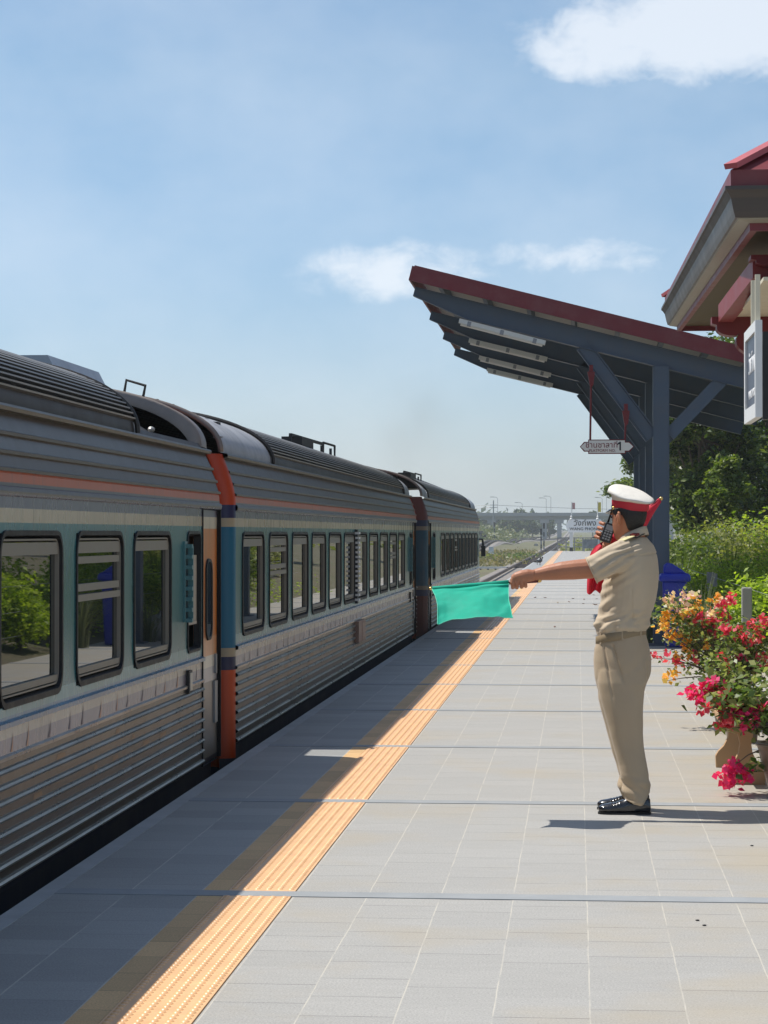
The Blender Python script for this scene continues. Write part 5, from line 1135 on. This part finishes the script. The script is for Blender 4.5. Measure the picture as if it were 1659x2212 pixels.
for s in (-1, 1):
    e = Vector((hc.x, hc.y, hz_(1119)))+hl*(s*.077)-hf*.004; rot = Matrix.Rotation(-R(12)*s, 3, 'Z')
    body.tube([e+UP*.030-hf*.004+hl*s*.004, e+UP*.026-hf*.016+hl*s*.012, e+UP*.004-hf*.020+hl*s*.014, e-UP*.018-hf*.010+hl*s*.008, e-UP*.032+hf*.002+hl*s*.002], [.007, .0085, .008, .008, .008], 8)
    body.ball(e, .018, .010, .026, 8, 6)
# neck and trunk inside the shirt
nk = [(1376, 1185, .055), (1372, 1170, .058), (1368, 1155, .060), (1364, 1142, .060), (1360, 1130, .058)]
body.tube([m_(x, y) for x, y, r in nk], [r for x, y, r in nk], 16)
body.rings([ell(m_(x, y), tf, tl, a, a, b, 20, 2.3) for x, y, a, b in ((1374, 1182, .05, .08), (1372, 1204, .085, .14), (1366, 1250, .10, .14), (1358, 1300, .095, .13), (1345, 1350, .09, .125), (1342, 1400, .09, .125), (1343, 1440, .09, .12))])
# legs inside the trousers
for s, off in ((-.095, 0), (.105, -3)):
    body.tube([m_(1344+off, 1420, s), m_(1342+off, 1500, s), m_(1352+off, 1580, s), m_(1366+off, 1650, s), m_(1372+off, 1730, s)], [.06, .06, .05, .045, .034], 12)
    body.tube([m_(1374+off, 1735, s), m_(1330+off, 1746, s)], [.035, .028], 10)
# left arm, held straight out
LD = -.22
armL = [(1348, 1205, -.175, .034), (1320, 1214, -.20, .050), (1275, 1228, LD, .054), (1240, 1231, LD, .0525), (1215, 1233, LD, .049), (1185, 1237, LD, .041), (1166, 1240, LD, .0335), (1152, 1243, LD, .030)]
body.tube([m_(x, y, d) for x, y, d, r in armL], [r for *_, r in armL], 16, squash=.92)
# left hand: fist round the pole
pole0, pole1 = m_(932, 1271, LD), m_(1163, 1254, LD); pd = (pole0-pole1).normalized()      # towards the flag
ps = Vector((0, -1, 0)); pu = pd.cross(ps).normalized();
if pu.z < 0: pu = -pu
def onpole(x): k = (x-1163)/(932-1163); return pole1.lerp(pole0, k)
palm = [(1154, 1243, .029), (1142, 1243, .034), (1128, 1246, .036), (1115, 1249, .031), (1107, 1252, .022)]
body.tube([m_(x, y, LD-.012) for x, y, r in palm], [r for *_, r in palm], 14, squash=.80)
for i, (x, ln) in enumerate(((1105, 1.0), (1114, 1.06), (1124, 1.02), (1133, .9))):
    c = onpole(x+2); rr = .0245*ln; P = []
    for a in (70, 35, 0, -35, -70, -110, -150, -185):
        P.append(c+ps*(rr*math.cos(R(a)))*1.05+pu*(rr*math.sin(R(a))*1.15-.002))
    P[0] = P[0]-pd*.018*(1 if i else .5)+pu*.004
    body.tube(P, [.0115, .0112, .0112, .0105, .0100, .0096, .009, .0075], 8)
th = [m_(1146, 1238, LD+.02), m_(1132, 1240, LD+.034), m_(1116, 1246, LD+.030), m_(1103, 1254, LD+.012)]
body.tube(th, [.014, .0135, .012, .009], 8)
# right arm, bent up to the radio
RD = .22
rh = m_(1313, 1156, .115)
armR = [(m_(1380, 1206, .16), .044), (m_(1362, 1232, .235), .050), (m_(1336, 1262, .26), .047), (m_(1326, 1252, .255), .047), (m_(1318, 1222, .22), .042), (m_(1313, 1190, .17), .032), (m_(1312, 1174, .145), .028)]
body.tube([p for p, r in armR], [r for p, r in armR], 14)
body.tube([m_(1312, 1178, .15), m_(1312, 1166, .135), m_(1312, 1154, .125), m_(1313, 1144, .12)], [.027, .034, .034, .026], 12, squash=.7)
# fingers of the right hand round the left edge of the radio
rc0, rc1 = m_(1320, 1131, .04), m_(1306, 1171, .04)     # radio axis, top to bottom
rax = (rc0-rc1).normalized(); rsd = Vector((-rax.z, 0, rax.x))     # rsd points up-left / across
if rsd.x > 0: rsd = -rsd
for i, t in enumerate((.14, .40, .65, .88)):
    c = rc0.lerp(rc1, t); P = [c+Vector((0, .085, 0))+rsd*.020, c+Vector((0, .06, 0))+rsd*.050, c+Vector((0, .030, 0))+rsd*.056, c+Vector((0, .004, 0))+rsd*.046, c+Vector((0, -.012, 0))+rsd*.032]
    body.tube(P, [.0105, .0105, .010, .0095, .0075], 8)
me = fuse(body, m_skin, 'body', .0031, 3)
body_o = link_mesh('body', shift(me, man.location), man)
# eyes and brows
for s in (-1, 1):
    mb = MB(); mb.smooth = True; mb.ball(Vector((hc.x, hc.y, hz_(1117)))+hf*.083+hl*s*.032, .012, .012, .008, 10, 6); part('eye', mb, mat('eye', (.05, .04, .04), .2) if s < 0 else M['black'], man)
# hair: shell round the back and sides
mb = MB(); mb.smooth = True; rs = []; nA = 40
def headrad(y, c_):
    for (y0, a0, b0, l0), (y1, a1, b1, l1) in zip(for_head[:-1], for_head[1:]):
        if y1 <= y <= y0: k = (y-y0)/(y1-y0); return [p+(q-p)*k for p, q in ((a0, a1), (b0, b1), (l0, l1))]
    return for_head[0][1:] if y > 1170 else for_head[-1][1:]
for j in range(13):
    ring = []
    for i in range(nA+1):
        t = R(70)+(R(290)-R(70))*i/nA; c_, s_ = math.cos(t), math.sin(t); back = max(0, -c_); side = abs(s_)
        bot = 1112+8*math.exp(-((abs(s_)-.98)/.03)**2 if c_ > 0 else -9)*0+ (34*sstep(.15, .8, back) if c_ < 0 else (9 if abs(c_) < .25 else 0))
        y = 1094+(bot-1094)*j/12; a, b, l = headrad(y, c_); q = .0105*(1-.85*(j/12)**4)*min(1, (j+.6)/3.5)
        e = 2/2.2; cu = math.copysign(abs(c_)**e, c_); sv = math.copysign(abs(s_)**e, s_)
        ring.append(Vector((hc.x, hc.y, hz_(y)))+hf*(((a if c_ > 0 else b)+q)*cu)+hl*((l+q)*sv))
    rs.append(ring)
mb.rings(rs, False, False); part('hair', mb, m_hair, man)
# ---- cap
ht = R(17); hcc = m_(1361, 1099)
cu_ = (hf*math.cos(ht*.35)+UP*math.sin(ht*.35)).normalized(); cn = hl.cross(-cu_).normalized()
if cn.z < 0: cn = -cn
mb = MB(); mb.smooth = True
mb.rings([ell(hcc-cn*.004, cu_, hl, .101, .103, .086, 36), ell(hcc-cn*.003, cu_, hl, .106, .109, .0905, 36), ell(hcc+cn*.042, cu_, hl, .109, .108, .0925, 36)], False)
cap = part('cap_band', mb, m_redband, man)
mb = MB(); mb.smooth = True
ct = hcc+cn*.040; dk = (hf*math.cos(ht)+UP*math.sin(ht)).normalized(); dn = hl.cross(-dk).normalized()
if dn.z < 0: dn = -dn
dc = hcc+cn*.062+UP*.008
tk = lambda a: (hf*math.cos(R(a))+UP*math.sin(R(a))).normalized()
wob = lambda c_, s_: .003*math.sin(5*math.atan2(s_, c_)+1)
mb.rings([ell(hcc+cn*.041, cu_, hl, .108, .107, .092, 40), ell(hcc+cn*.052+UP*.004, dk, hl, .112, .112, .100, 40), ell(dc-dn*.006, dk, hl, .127, .127, .117, 40, 2, wob), ell(dc+dn*.001, dk, hl, .134, .133, .122, 40, 2, wob), ell(dc+dn*.012+dk*.004, tk(20), hl, .128, .130, .117, 40, 2, wob), ell(dc+dn*.022+dk*.012, tk(22), hl, .106, .118, .098, 40), ell(dc+dn*.027+dk*.016, tk(22), hl, .075, .085, .070, 40), ell(dc+dn*.029+dk*.018, tk(22), hl, .03, .03, .03, 40)])
part('cap_crown', mb, m_white, man)
# visor and strap
mb = MB(); mb.smooth = True; rs = [[], [], []]
for i in range(17):
    t = R(-62+124*i/16); c_, s_ = math.cos(t), math.sin(t); k = max(math.cos(t*1.45), 0)**.7
    b0 = hcc-cn*.008+cu_*(.104*c_)+hl*(.089*s_); dr = (cu_*c_+hl*s_*.8)
    rs[0].append(b0); rs[1].append(b0+dr*.028*k-UP*.016*k); rs[2].append(b0+dr*.050*k-UP*.036*k)
mb.rings(rs, False, False)
vs = part('cap_visor', mb, m_shoe, man); sm = vs.modifiers.new('thick', 'SOLIDIFY'); sm.thickness = .003
mb = MB(); mb.smooth = True
mb.rings([[hcc+cn*z+cu_*(r*math.cos(R(a)))+hl*((r-.015)*math.sin(R(a))) for a in range(-68, 69, 8)] for z, r in ((-.009, .1065), (.010, .1085))], False, False)
part('cap_strap', mb, M['black'], man)
for s in (-1, 1):
    mb = MB(); mb.smooth = True; a = R(70)*s; mb.ball(hcc+cn*.0+cu_*(.108*math.cos(a))+hl*(.094*math.sin(a)), .009, .009, .010, 10, 8); part('cap_button', mb, M['gold'], man)
mb = MB(); mb.smooth = True; mb.ball(hcc+cn*.02+cu_*.110, .007, .012, .015, 10, 8, Matrix((hf, hl, UP)).transposed()); part('cap_badge', mb, M['gold'], man)
# ---- shirt
sh = MB()
T = [(1160, 1349, 1396, .085), (1168, 1340, 1403, .125), (1178, 1334, 1411, .165), (1192, 1326, 1417, .190), (1212, 1317, 1420, .198), (1240, 1308, 1422, .197), (1268, 1302, 1420, .190), (1295, 1298, 1416, .182), (1320, 1294, 1409, .174), (1340, 1291, 1402, .170), (1354, 1289, 1398, .170), (1362, 1290, 1396, .165), (1372, 1293, 1392, .155)]
rs = []
for y, xf, xb, b in T:
    h = (xb-xf)*PX/2; a = math.sqrt(max(h*h-(b*.342)**2, .0025))/.94
    tilt = lambda c_, s_: -.010*c_ if y > 1345 else 0
    rs.append(ell(m_((xf+xb)/2, y), tf, tl, a, a, b, 32, 2.25, tilt))
sh.rings(rs)
sl_ = [(1366, 1196, -.13, .078), (1346, 1199, -.175, .082), (1322, 1210, -.20, .079), (1300, 1221, LD+.005, .075), (1287, 1227, LD, .0735), (1278, 1232, LD, .073)]
# hem ring tilted: build sleeve as rings with leaning planes
ax = (m_(1278, 1232, LD)-m_(1346, 1199, -.175)).normalized(); rs = []
for i, (x, y, d, r) in enumerate(sl_):
    lean = i/(len(sl_)-1); u = (UP*1.0+Vector((-.46*lean, 0, 0))+Vector((-.25, 0, 0))*(1-lean)).normalized(); v = Vector((0, -1, 0))
    rs.append([m_(x, y, d)+u*(r*math.cos(2*pi*k/24))+v*(r*.82*math.sin(2*pi*k/24)) for k in range(24)])
sh.rings(rs)
sr = [(m_(1384, 1196, .14), .080), (m_(1374, 1212, .20), .080), (m_(1358, 1234, .24), .076), (m_(1347, 1248, .25), .073)]
sh.tube([p for p, r in sr], [r for p, r in sr], 20)
import mathutils.noise as mno
def wr_shirt(co, n):
    x = (co.x-m_(1365, 1152).x)/PX+1365; y = 1152-(co.z-CAMH)/PX
    d = 0.0018*mno.noise(co*22)
    # drag folds at the armpit / shoulder
    w = math.exp(-((x-1320)/38)**2-((y-1225)/34)**2); d += .0075*w*math.sin((x*.55+y*.9)*.36)
    w = math.exp(-((x-1352)/26)**2-((y-1190)/14)**2); d += .006*w*math.sin((y+.35*x)*.55)
    # back drag lines from shoulder to waist
    w = math.exp(-((x-1385)/40)**2)*sstep(1235, 1290, y)*(1-sstep(1345, 1360, y)); d += .008*w*mno.noise(Vector((x*.045+y*.016, y*.010, 3)))*1.6
    # blouse folds over the belt
    w = sstep(1300, 1338, y)*(1-sstep(1356, 1364, y)); d += .015*w*mno.noise(Vector((x*.060, y*.085+x*.02, 7)))
    w = math.exp(-((y-1351)/8)**2); d += .006*w
    w = math.exp(-((x-1305)/16)**2)*sstep(1262, 1300, y)*(1-sstep(1350, 1360, y)); d += .006*w*math.sin((y+x*.8)*.22)
    w = math.exp(-((y-1232)/60)**2)*math.exp(-((x-1285)/18)**2); d += .002*w*math.sin(y*.35)
    d -= .0045*math.exp(-((y-(1199-.10*(x-1385)))/1.7)**2)*sstep(1352, 1362, x)
    d -= .0045*math.exp(-((x-1364-.05*(y-1300))/1.7)**2)*sstep(1262, 1275, y)*(1-sstep(1340, 1352, y))
    return d
me = fuse(sh, m_khaki, 'shirt', .0042, 6, wr_shirt); shirt = link_mesh('shirt', shift(me, man.location), man)
# sleeve hem edge
mb = MB(); mb.smooth = True; x, y, d, r = sl_[-1]; u = (UP+Vector((-.46, 0, 0))).normalized()
mb.tube([m_(x-.5, y, d)+u*((r+.001)*math.cos(2*pi*k/24))+Vector((0, -1, 0))*((r+.001)*.82*math.sin(2*pi*k/24)) for k in range(25)], .0035, 6, False); part('sleeve_hem', mb, m_khaki, shirt)
# collar
mb = MB(); mb.smooth = True; rs = []
for k, (dz, g) in enumerate(((0, .003), (.022, -.001), (.040, -.004), (.040, .003), (.020, .010), (-.006, .017))):
    rs.append(ell(m_(1369.5, 1166)+UP*dz-tf*.0, tf, tl, .072+g, .064+g, .067+g, 32, 2, lambda c_, s_: -.030*c_+.004))
mb.rings(rs, False); part('collar', mb, m_khaki, shirt)
# shoulder board, cord
ep = m_(1356, 1167, -.125); d = (m_(1342, 1172, -.165)-m_(1372, 1160, -.085)).normalized(); s = d.cross(UP).normalized(); u = s.cross(d)
mb = MB(); mb.obox(ep+u*.012, d, s, u, .052, .024, .003); bevel(part('shoulder_board', mb, mat('pale_gold_braid', (.62, .55, .30), .6, 0, .3, 80), shirt), .003)
mb = MB(); mb.obox(m_(1371, 1160, -.10)+UP*.012, d, s, u, .014, .022, .006); part('shoulder_loop', mb, M['maroon_dark'], shirt)
mb = MB(); mb.smooth = True; mb.tube([m_(1365, 1165, -.12)+UP*.012, m_(1376, 1164, -.112)+UP*.006, m_(1386, 1157, -.085)+UP*.004, m_(1393, 1153, -.05), m_(1398, 1153, .0)], .0035, 6); part('cord', mb, M['black'], shirt)
# ---- belt
def beltring(g, z0): return ell(m_(1341.5, 1373)+UP*z0, tf, tl, .119+g, .119+g, .158+g, 40, 2.3, lambda c_, s_: -.026*c_)
mb = MB(); mb.smooth = True; mb.rings([beltring(.004, -.022), beltring(.008, -.019), beltring(.008, .017), beltring(.004, .020)], False); part('belt', mb, m_belt, man)
bk = m_(1341.5, 1373)+tf*.127-UP*.028+tl*.0; mb = MB(); mb.obox(bk, tl, tf, UP, .030, .004, .022); bevel(part('belt_buckle', mb, M['gold'], man), .003)
for a in (60, 118, 165, -60, -118):
    c_, s_ = math.cos(R(a)), math.sin(R(a)); p = m_(1341.5, 1373)+tf*(.129*c_)+tl*(.168*s_)-UP*.026*c_
    mb = MB(); o_ = (tf*c_/.13+tl*s_/.17).normalized(); mb.obox(p, o_, o_.cross(UP), UP, .003, .006, .029); part('belt_loop', mb, m_khaki2, man)
# ---- trousers
tr = MB(); rs = []
for y, xf, xb, b in ((1374, 1293, 1391, .152), (1385, 1291, 1393, .158), (1400, 1288, 1399, .164), (1425, 1286.5, 1403, .170), (1445, 1287.5, 1402, .170), (1462, 1289, 1399, .166), (1485, 1294, 1392, .150), (1510, 1303, 1384, .12)):
    h = (xb-xf)*PX/2; a = math.sqrt(max(h*h-(b*.2)**2, .003))/.97; rs.append(ell(m_((xf+xb)/2, y), tf, tl, a, a, b, 32, 2.5, (lambda c_, s_: -.020*c_*(y < 1400))))
tr.rings(rs)
LEG = [(1425, 1300, 1392, .055), (1450, 1293, 1396, .075), (1475, 1291.5, 1394.5, .084), (1510, 1297, 1390, .086), (1545, 1305, 1388, .084), (1580, 1314, 1388.5, .082), (1615, 1324, 1392, .080), (1650, 1335, 1397, .078), (1678, 1341, 1401, .078), (1700, 1344, 1403.5, .080), (1716, 1346, 1404, .082), (1729, 1350, 1400, .078)]
for s, off in ((-.095, 0), (.105, -4)):
    rs = []
    for i, (y, xf, xb, b) in enumerate(LEG):
        h = (xb-xf)*PX/2; dp = (lambda c_, s_, k=max(0, i-8)/3: k*(.020*(1-abs(c_)**2)*(-1)+.006*(c_ > 0)+.018*(c_ < 0)*abs(c_)))
        rs.append(ell(m_((xf+xb)/2+off*(1 if i > 2 else .4), y, s), Vector((-1, 0, 0)), Vector((0, -1, 0)), h, h, b, 24, 2.2, dp))
    tr.rings(rs)
def wr_tr(co, n):
    x = (co.x-m_(1365, 1152).x)/PX+1365; y = 1152-(co.z-CAMH)/PX
    d = .001*mno.noise(co*18)
    w = sstep(1655, 1690, y)*(1-sstep(1722, 1736, y)); d += .020*w*mno.noise(Vector((x*.035, (y-.5*x)*.055, co.y*4)))
    w = math.exp(-((x-1312)/14)**2)*sstep(1385, 1400, y)*(1-sstep(1440, 1530, y)); d -= .010*w*math.exp(-((x-(1303+.18*(y-1390)))/2.6)**2)
    w = sstep(1385, 1395, y)*(1-sstep(1430, 1490, y)); d -= .010*w*math.exp(-((x-(1322+.30*(y-1390)))/2.6)**2)
    w = sstep(1480, 1540, y)*(1-sstep(1650, 1700, y)); d += .011*w*mno.noise(Vector((x*.03-y*.006, y*.011, co.y*3+5)))
    w = math.exp(-((y-1470)/26)**2)*sstep(1370, 1400, x); d += .005*w*math.sin((y*.8+x)*.16)
    return d
me = fuse(tr, m_khaki2, 'trousers', .0052, 12, wr_tr); trs = link_mesh('trousers', shift(me, man.location), man)
# pocket slit line
mb = MB(); mb.tube([m_(1332, 1392, -.272), m_(1341, 1420, -.274), m_(1350, 1448, -.276)], .0022, 5); 
# ---- shoes
for s, off, dz in ((-.095, 0, 0), (.105, -2, 0)):
    sm_ = MB(); L0, L1 = m_(1406+off, 1752, s).x, m_(1292+off, 1752, s).x; rs = []
    for k, (t, w, z0, z1) in enumerate(((0, .012, .012, .05), (.015, .026, .006, .078), (.10, .034, .0, .098), (.25, .036, .0, .100), (.38, .037, .0, .094), (.52, .041, .0, .074), (.68, .046, .0, .060), (.82, .045, .001, .053), (.93, .036, .004, .046), (.985, .020, .010, .036), (1, .008, .016, .028))):
        x = L0+(L1-L0)*t; r = []
        for i in range(18):
            a = 2*pi*i/18; c_, s_ = math.cos(a), math.sin(a); zz = (z0+z1)/2+(z1-z0)/2*(math.copysign(abs(s_)**.75, s_)); ww = w*(math.copysign(abs(c_)**.8, c_))*(1-.25*max(s_, 0))
            r.append(Vector((x, YM+s+ww, .004+zz)))
        rs.append(r)
    sm_.rings(rs); me = fuse(sm_, m_shoe, 'shoe', .0038, 3, lambda co, n: .0012*mno.noise(co*38)+.002*math.exp(-((co.x-(L0+(L1-L0)*.66))/.02)**2)*math.sin(co.x*420))
    sho = link_mesh('shoe', shift(me, man.location), man)
    mb = MB(); pts = [(t, w) for t, w in ((.0, .014), (.02, .03), (.2, .038), (.4, .039), (.6, .045), (.75, .049), (.88, .044), (.97, .028), (1.004, .01))]
    mb.prism([(L0+(L1-L0)*t+(.003 if t == 0 else 0), YM+s+w) for t, w in pts]+[(L0+(L1-L0)*t, YM+s-w) for t, w in reversed(pts)], 'z', .0005, .0115); part('sole', mb, M['rubber'], sho)
# ---- things he holds
gf = empty('green_flag', pole0, 'bright green signal flag on a short stick held out over the platform', 'flag')
mb = MB(); mb.smooth = True; mb.tube([pole1, onpole(1096), onpole(1094), pole0], [.0115, .0105, .0075, .007], 10); part('stick', mb, m_wood, gf)
mb = MB(); mb.smooth = True; mb.ball(pole1-pd*.004, .014, .012, .012, 12, 8); part('knob', mb, M['gold'], gf)
mb = MB(); mb.smooth = True; mb.ball(pole0+pd*.004, .010, .009, .009, 10, 8); part('tip', mb, M['gold'], gf)
mb = MB(); mb.smooth = True; nu, nv = 56, 34; rs = []
top = [onpole(933), onpole(1100)]
bl = [(945, 1349), (965, 1344), (1000, 1337), (1035, 1334.5), (1070, 1334), (1108, 1334.5)]
def botp(u):
    k = u*5; i = min(int(k), 4); f = k-i; return at(bl[i][0]+(bl[i+1][0]-bl[i][0])*f, bl[i][1]+(bl[i+1][1]-bl[i][1])*f, YM+LD-.34+.03*math.sin(u*7))
for j in range(nv+1):
    v = j/nv; r = []
    for i in range(nu+1):
        u = i/nu; a = top[0].lerp(top[1], u); b = botp(u); p = a.lerp(b, v)
        p += UP*(.018*math.sin(pi*v)*(1-.3*u))+UP*.010*math.sin(u*9+v*3)*v*(1-v)*2+Vector((0, -1, .4))*(.020*math.exp(-((v-.11)/.05)**2)*(.2+u))
        p += Vector((0, .35, 1)).normalized()*(.013*mno.noise(Vector((u*3.2+v*1.5, v*4-u*2, 2)))+.005*mno.noise(Vector((u*9+v*4, v*9-u*5, 4)))*sstep(0, .25, v)+.004*math.sin((u*1.3+v)*16)*sstep(.55, 1, u)*sstep(.1, .5, v))
        p += Vector((.012*math.sin(pi*v)*(1-2*u), 0, 0))
        r.append(p)
    rs.append(r)
mb.rings(rs, False, False)
fl = part('cloth', mb, m_green, gf)
mb = MB(); mb.smooth = True; mb.tube([p+UP*.0005 for p in [r[0] for r in rs]+rs[-1][1:]+[r[-1] for r in reversed(rs)][1:]], .0022, 5); part('hem', mb, mat('pale_green_hem', (.10, .55, .38), .7), gf)
# sleeve of cloth round the stick
mb = MB(); mb.smooth = True; mb.tube([onpole(934), onpole(1000), onpole(1060), onpole(1099)], [.010, .012, .013, .015], 12); part('pole_sleeve', mb, m_green, gf)
# radio
rd = empty('radio', rc0.lerp(rc1, .5), 'black handheld radio with keypad held to the mouth of the man', 'radio')
rm = (rc0+rc1)/2; half = (rc0-rc1).length/2; fy = Vector((0, -1, 0))
mb = MB(); mb.obox(rm, rax, rsd, fy, half, .029, .020); bevel(part('case', mb, M['black'], rd), .006, 3)
mb = MB(); mb.obox(rm+rax*(half*.55)+fy*.0205, rax, rsd, fy, .014, .020, .001); part('screen', mb, M['grey_metal'], rd)
for i in range(4):
    for j in range(3):
        mb = MB(); mb.obox(rm+rax*(half*(.15-.27*i))+rsd*(.015*(j-1))+fy*.021, rax, rsd, fy, .0045, .0055, .0015); part('key', mb, M['grey_metal'], rd)
mb = MB(); mb.obox(rm+rsd*.0295+rax*.01, rax, rsd, fy, half*.6, .0012, .010); part('trim', mb, M['alu'], rd)
mb = MB(); mb.smooth = True; mb.tube([rc0+rax*.002+rsd*.018+Vector((0, .008, 0)), rc0+rax*.10+rsd*.018+Vector((0, .03, 0))], [.006, .004], 8); part('antenna', mb, M['black'], rd)
# red flag
q0 = m_(1311, 1166, .165); q1 = m_(1428, 1077, .165)
rf = empty('red_flag', q0, 'red signal flag on a stick behind the head of the man, end hanging down', 'flag')
mb = MB(); mb.smooth = True; mb.tube([q0-(q1-q0)*.12, q1], .007, 10); part('stick', mb, m_wood, rf)
mb = MB(); mb.smooth = True; mb.ball(q1, .011, .010, .010, 10, 8); part('tip', mb, M['gold'], rf)
mb = MB(); mb.smooth = True; ax_ = (q1-q0).normalized(); rs = []
pz = ax_.cross(Vector((0, 1, 0))).normalized()
for k in range(15):
    t = k/14; c = q1.lerp(q0, t*.96+.02); w = .012+.030*sstep(0, .4, t)+.01*t
    rs.append([c-UP*(w*.85*(1 if t > .03 else .3))+pz*(w*math.cos(a)*(1+.15*math.sin(3*a+6*t)))+Vector((0, 1, 0))*(w*.6*math.sin(a)) for a in [2*pi*i/16 for i in range(16)]])
mb.rings(rs); part('gathered_cloth', mb, m_red, rf)
mb = MB(); mb.smooth = True; rs = []
rows = [(1166, 1312, 1345), (1172, 1298, 1345), (1180, 1286, 1345), (1192, 1277, 1342), (1205, 1272, 1336), (1222, 1270, 1328), (1240, 1269, 1318), (1258, 1268, 1309), (1272, 1267.5, 1304), (1281, 1268, 1302)]
for y, xa, xb in rows:
    r = []
    for i in range(25):
        u = i/24; x = xa+(xb-xa)*u; dy = .20+.020*math.sin(u*15+y*.012)*sstep(1166, 1200, y)+.05*(y-1166)/115-.03*u
        r.append(m_(x, y+(4*math.sin(u*9) if y > 1275 else 0)-(3*u if y > 1275 else 0), dy))
    rs.append(r)
mb.rings(rs, False, False); part('hanging_cloth', mb, m_red, rf)
# ================================================================== smoke and haze
def volume(name, mb, col, dens, kind, lab, cat, noise=None, loc=None):
    m = bpy.data.materials.new(name+'_volume'); m.use_nodes = True; t = m.node_tree; t.nodes.clear(); o = N(t, 'ShaderNodeOutputMaterial')
    v = N(t, 'ShaderNodeVolumePrincipled'); v.inputs['Color'].default_value = (*col, 1); v.inputs['Density'].default_value = dens; v.inputs['Anisotropy'].default_value = 0.0
    L(t, v.outputs[0], o.inputs['Volume'])
    if noise:
        tcn = N(t, 'ShaderNodeTexCoord'); n = N(t, 'ShaderNodeTexNoise', inp={'Scale': noise, 'Detail': 2.0}); L(t, tcn.outputs['Object'], n.inputs['Vector'])
        ln = N(t, 'ShaderNodeVectorMath', operation='LENGTH'); sc = N(t, 'ShaderNodeVectorMath', operation='MULTIPLY'); sc.inputs[1].default_value = (1/loc[1], 1/loc[2], 1/loc[3]); L(t, tcn.outputs['Object'], sc.inputs[0]); L(t, sc.outputs[0], ln.inputs[0])
        f = N(t, 'ShaderNodeMapRange', interpolation_type='SMOOTHSTEP', inp={1: 1.0, 2: .2, 3: 0.0, 4: 1.0}); L(t, ln.outputs['Value'], f.inputs[0])
        k = N(t, 'ShaderNodeMapRange', inp={1: .38, 2: .68, 3: 0.0, 4: 1.0}); L(t, n.outputs[0], k.inputs[0])
        L(t, math_(t, 'MULTIPLY', math_(t, 'MULTIPLY', f.outputs[0], k.outputs[0]), dens), v.inputs['Density'])
    ob = part(name, mb, m, None, loc[0] if loc else None); return tag(ob, lab, cat, None, kind)
HZ = 0.00034
mb = MB(); mb.box(-4500, 4500, -350, 4300, -2.6, 24); volume('haze', mb, (.86, .94, 1.0), HZ, 'stuff', 'pale blue haze over the distance', 'haze')

sc0 = at(898, 925, 60); mb = MB(); mb.smooth = True; mb.ball(sc0, 1.5, 1.5, 1.9, 20, 14)
volume('exhaust_smoke', mb, (.34, .30, .27), .13, 'stuff', 'thin brownish exhaust smoke drifting above the far end of the train', 'smoke', .8, (sc0, 1.5, 1.5, 1.9))
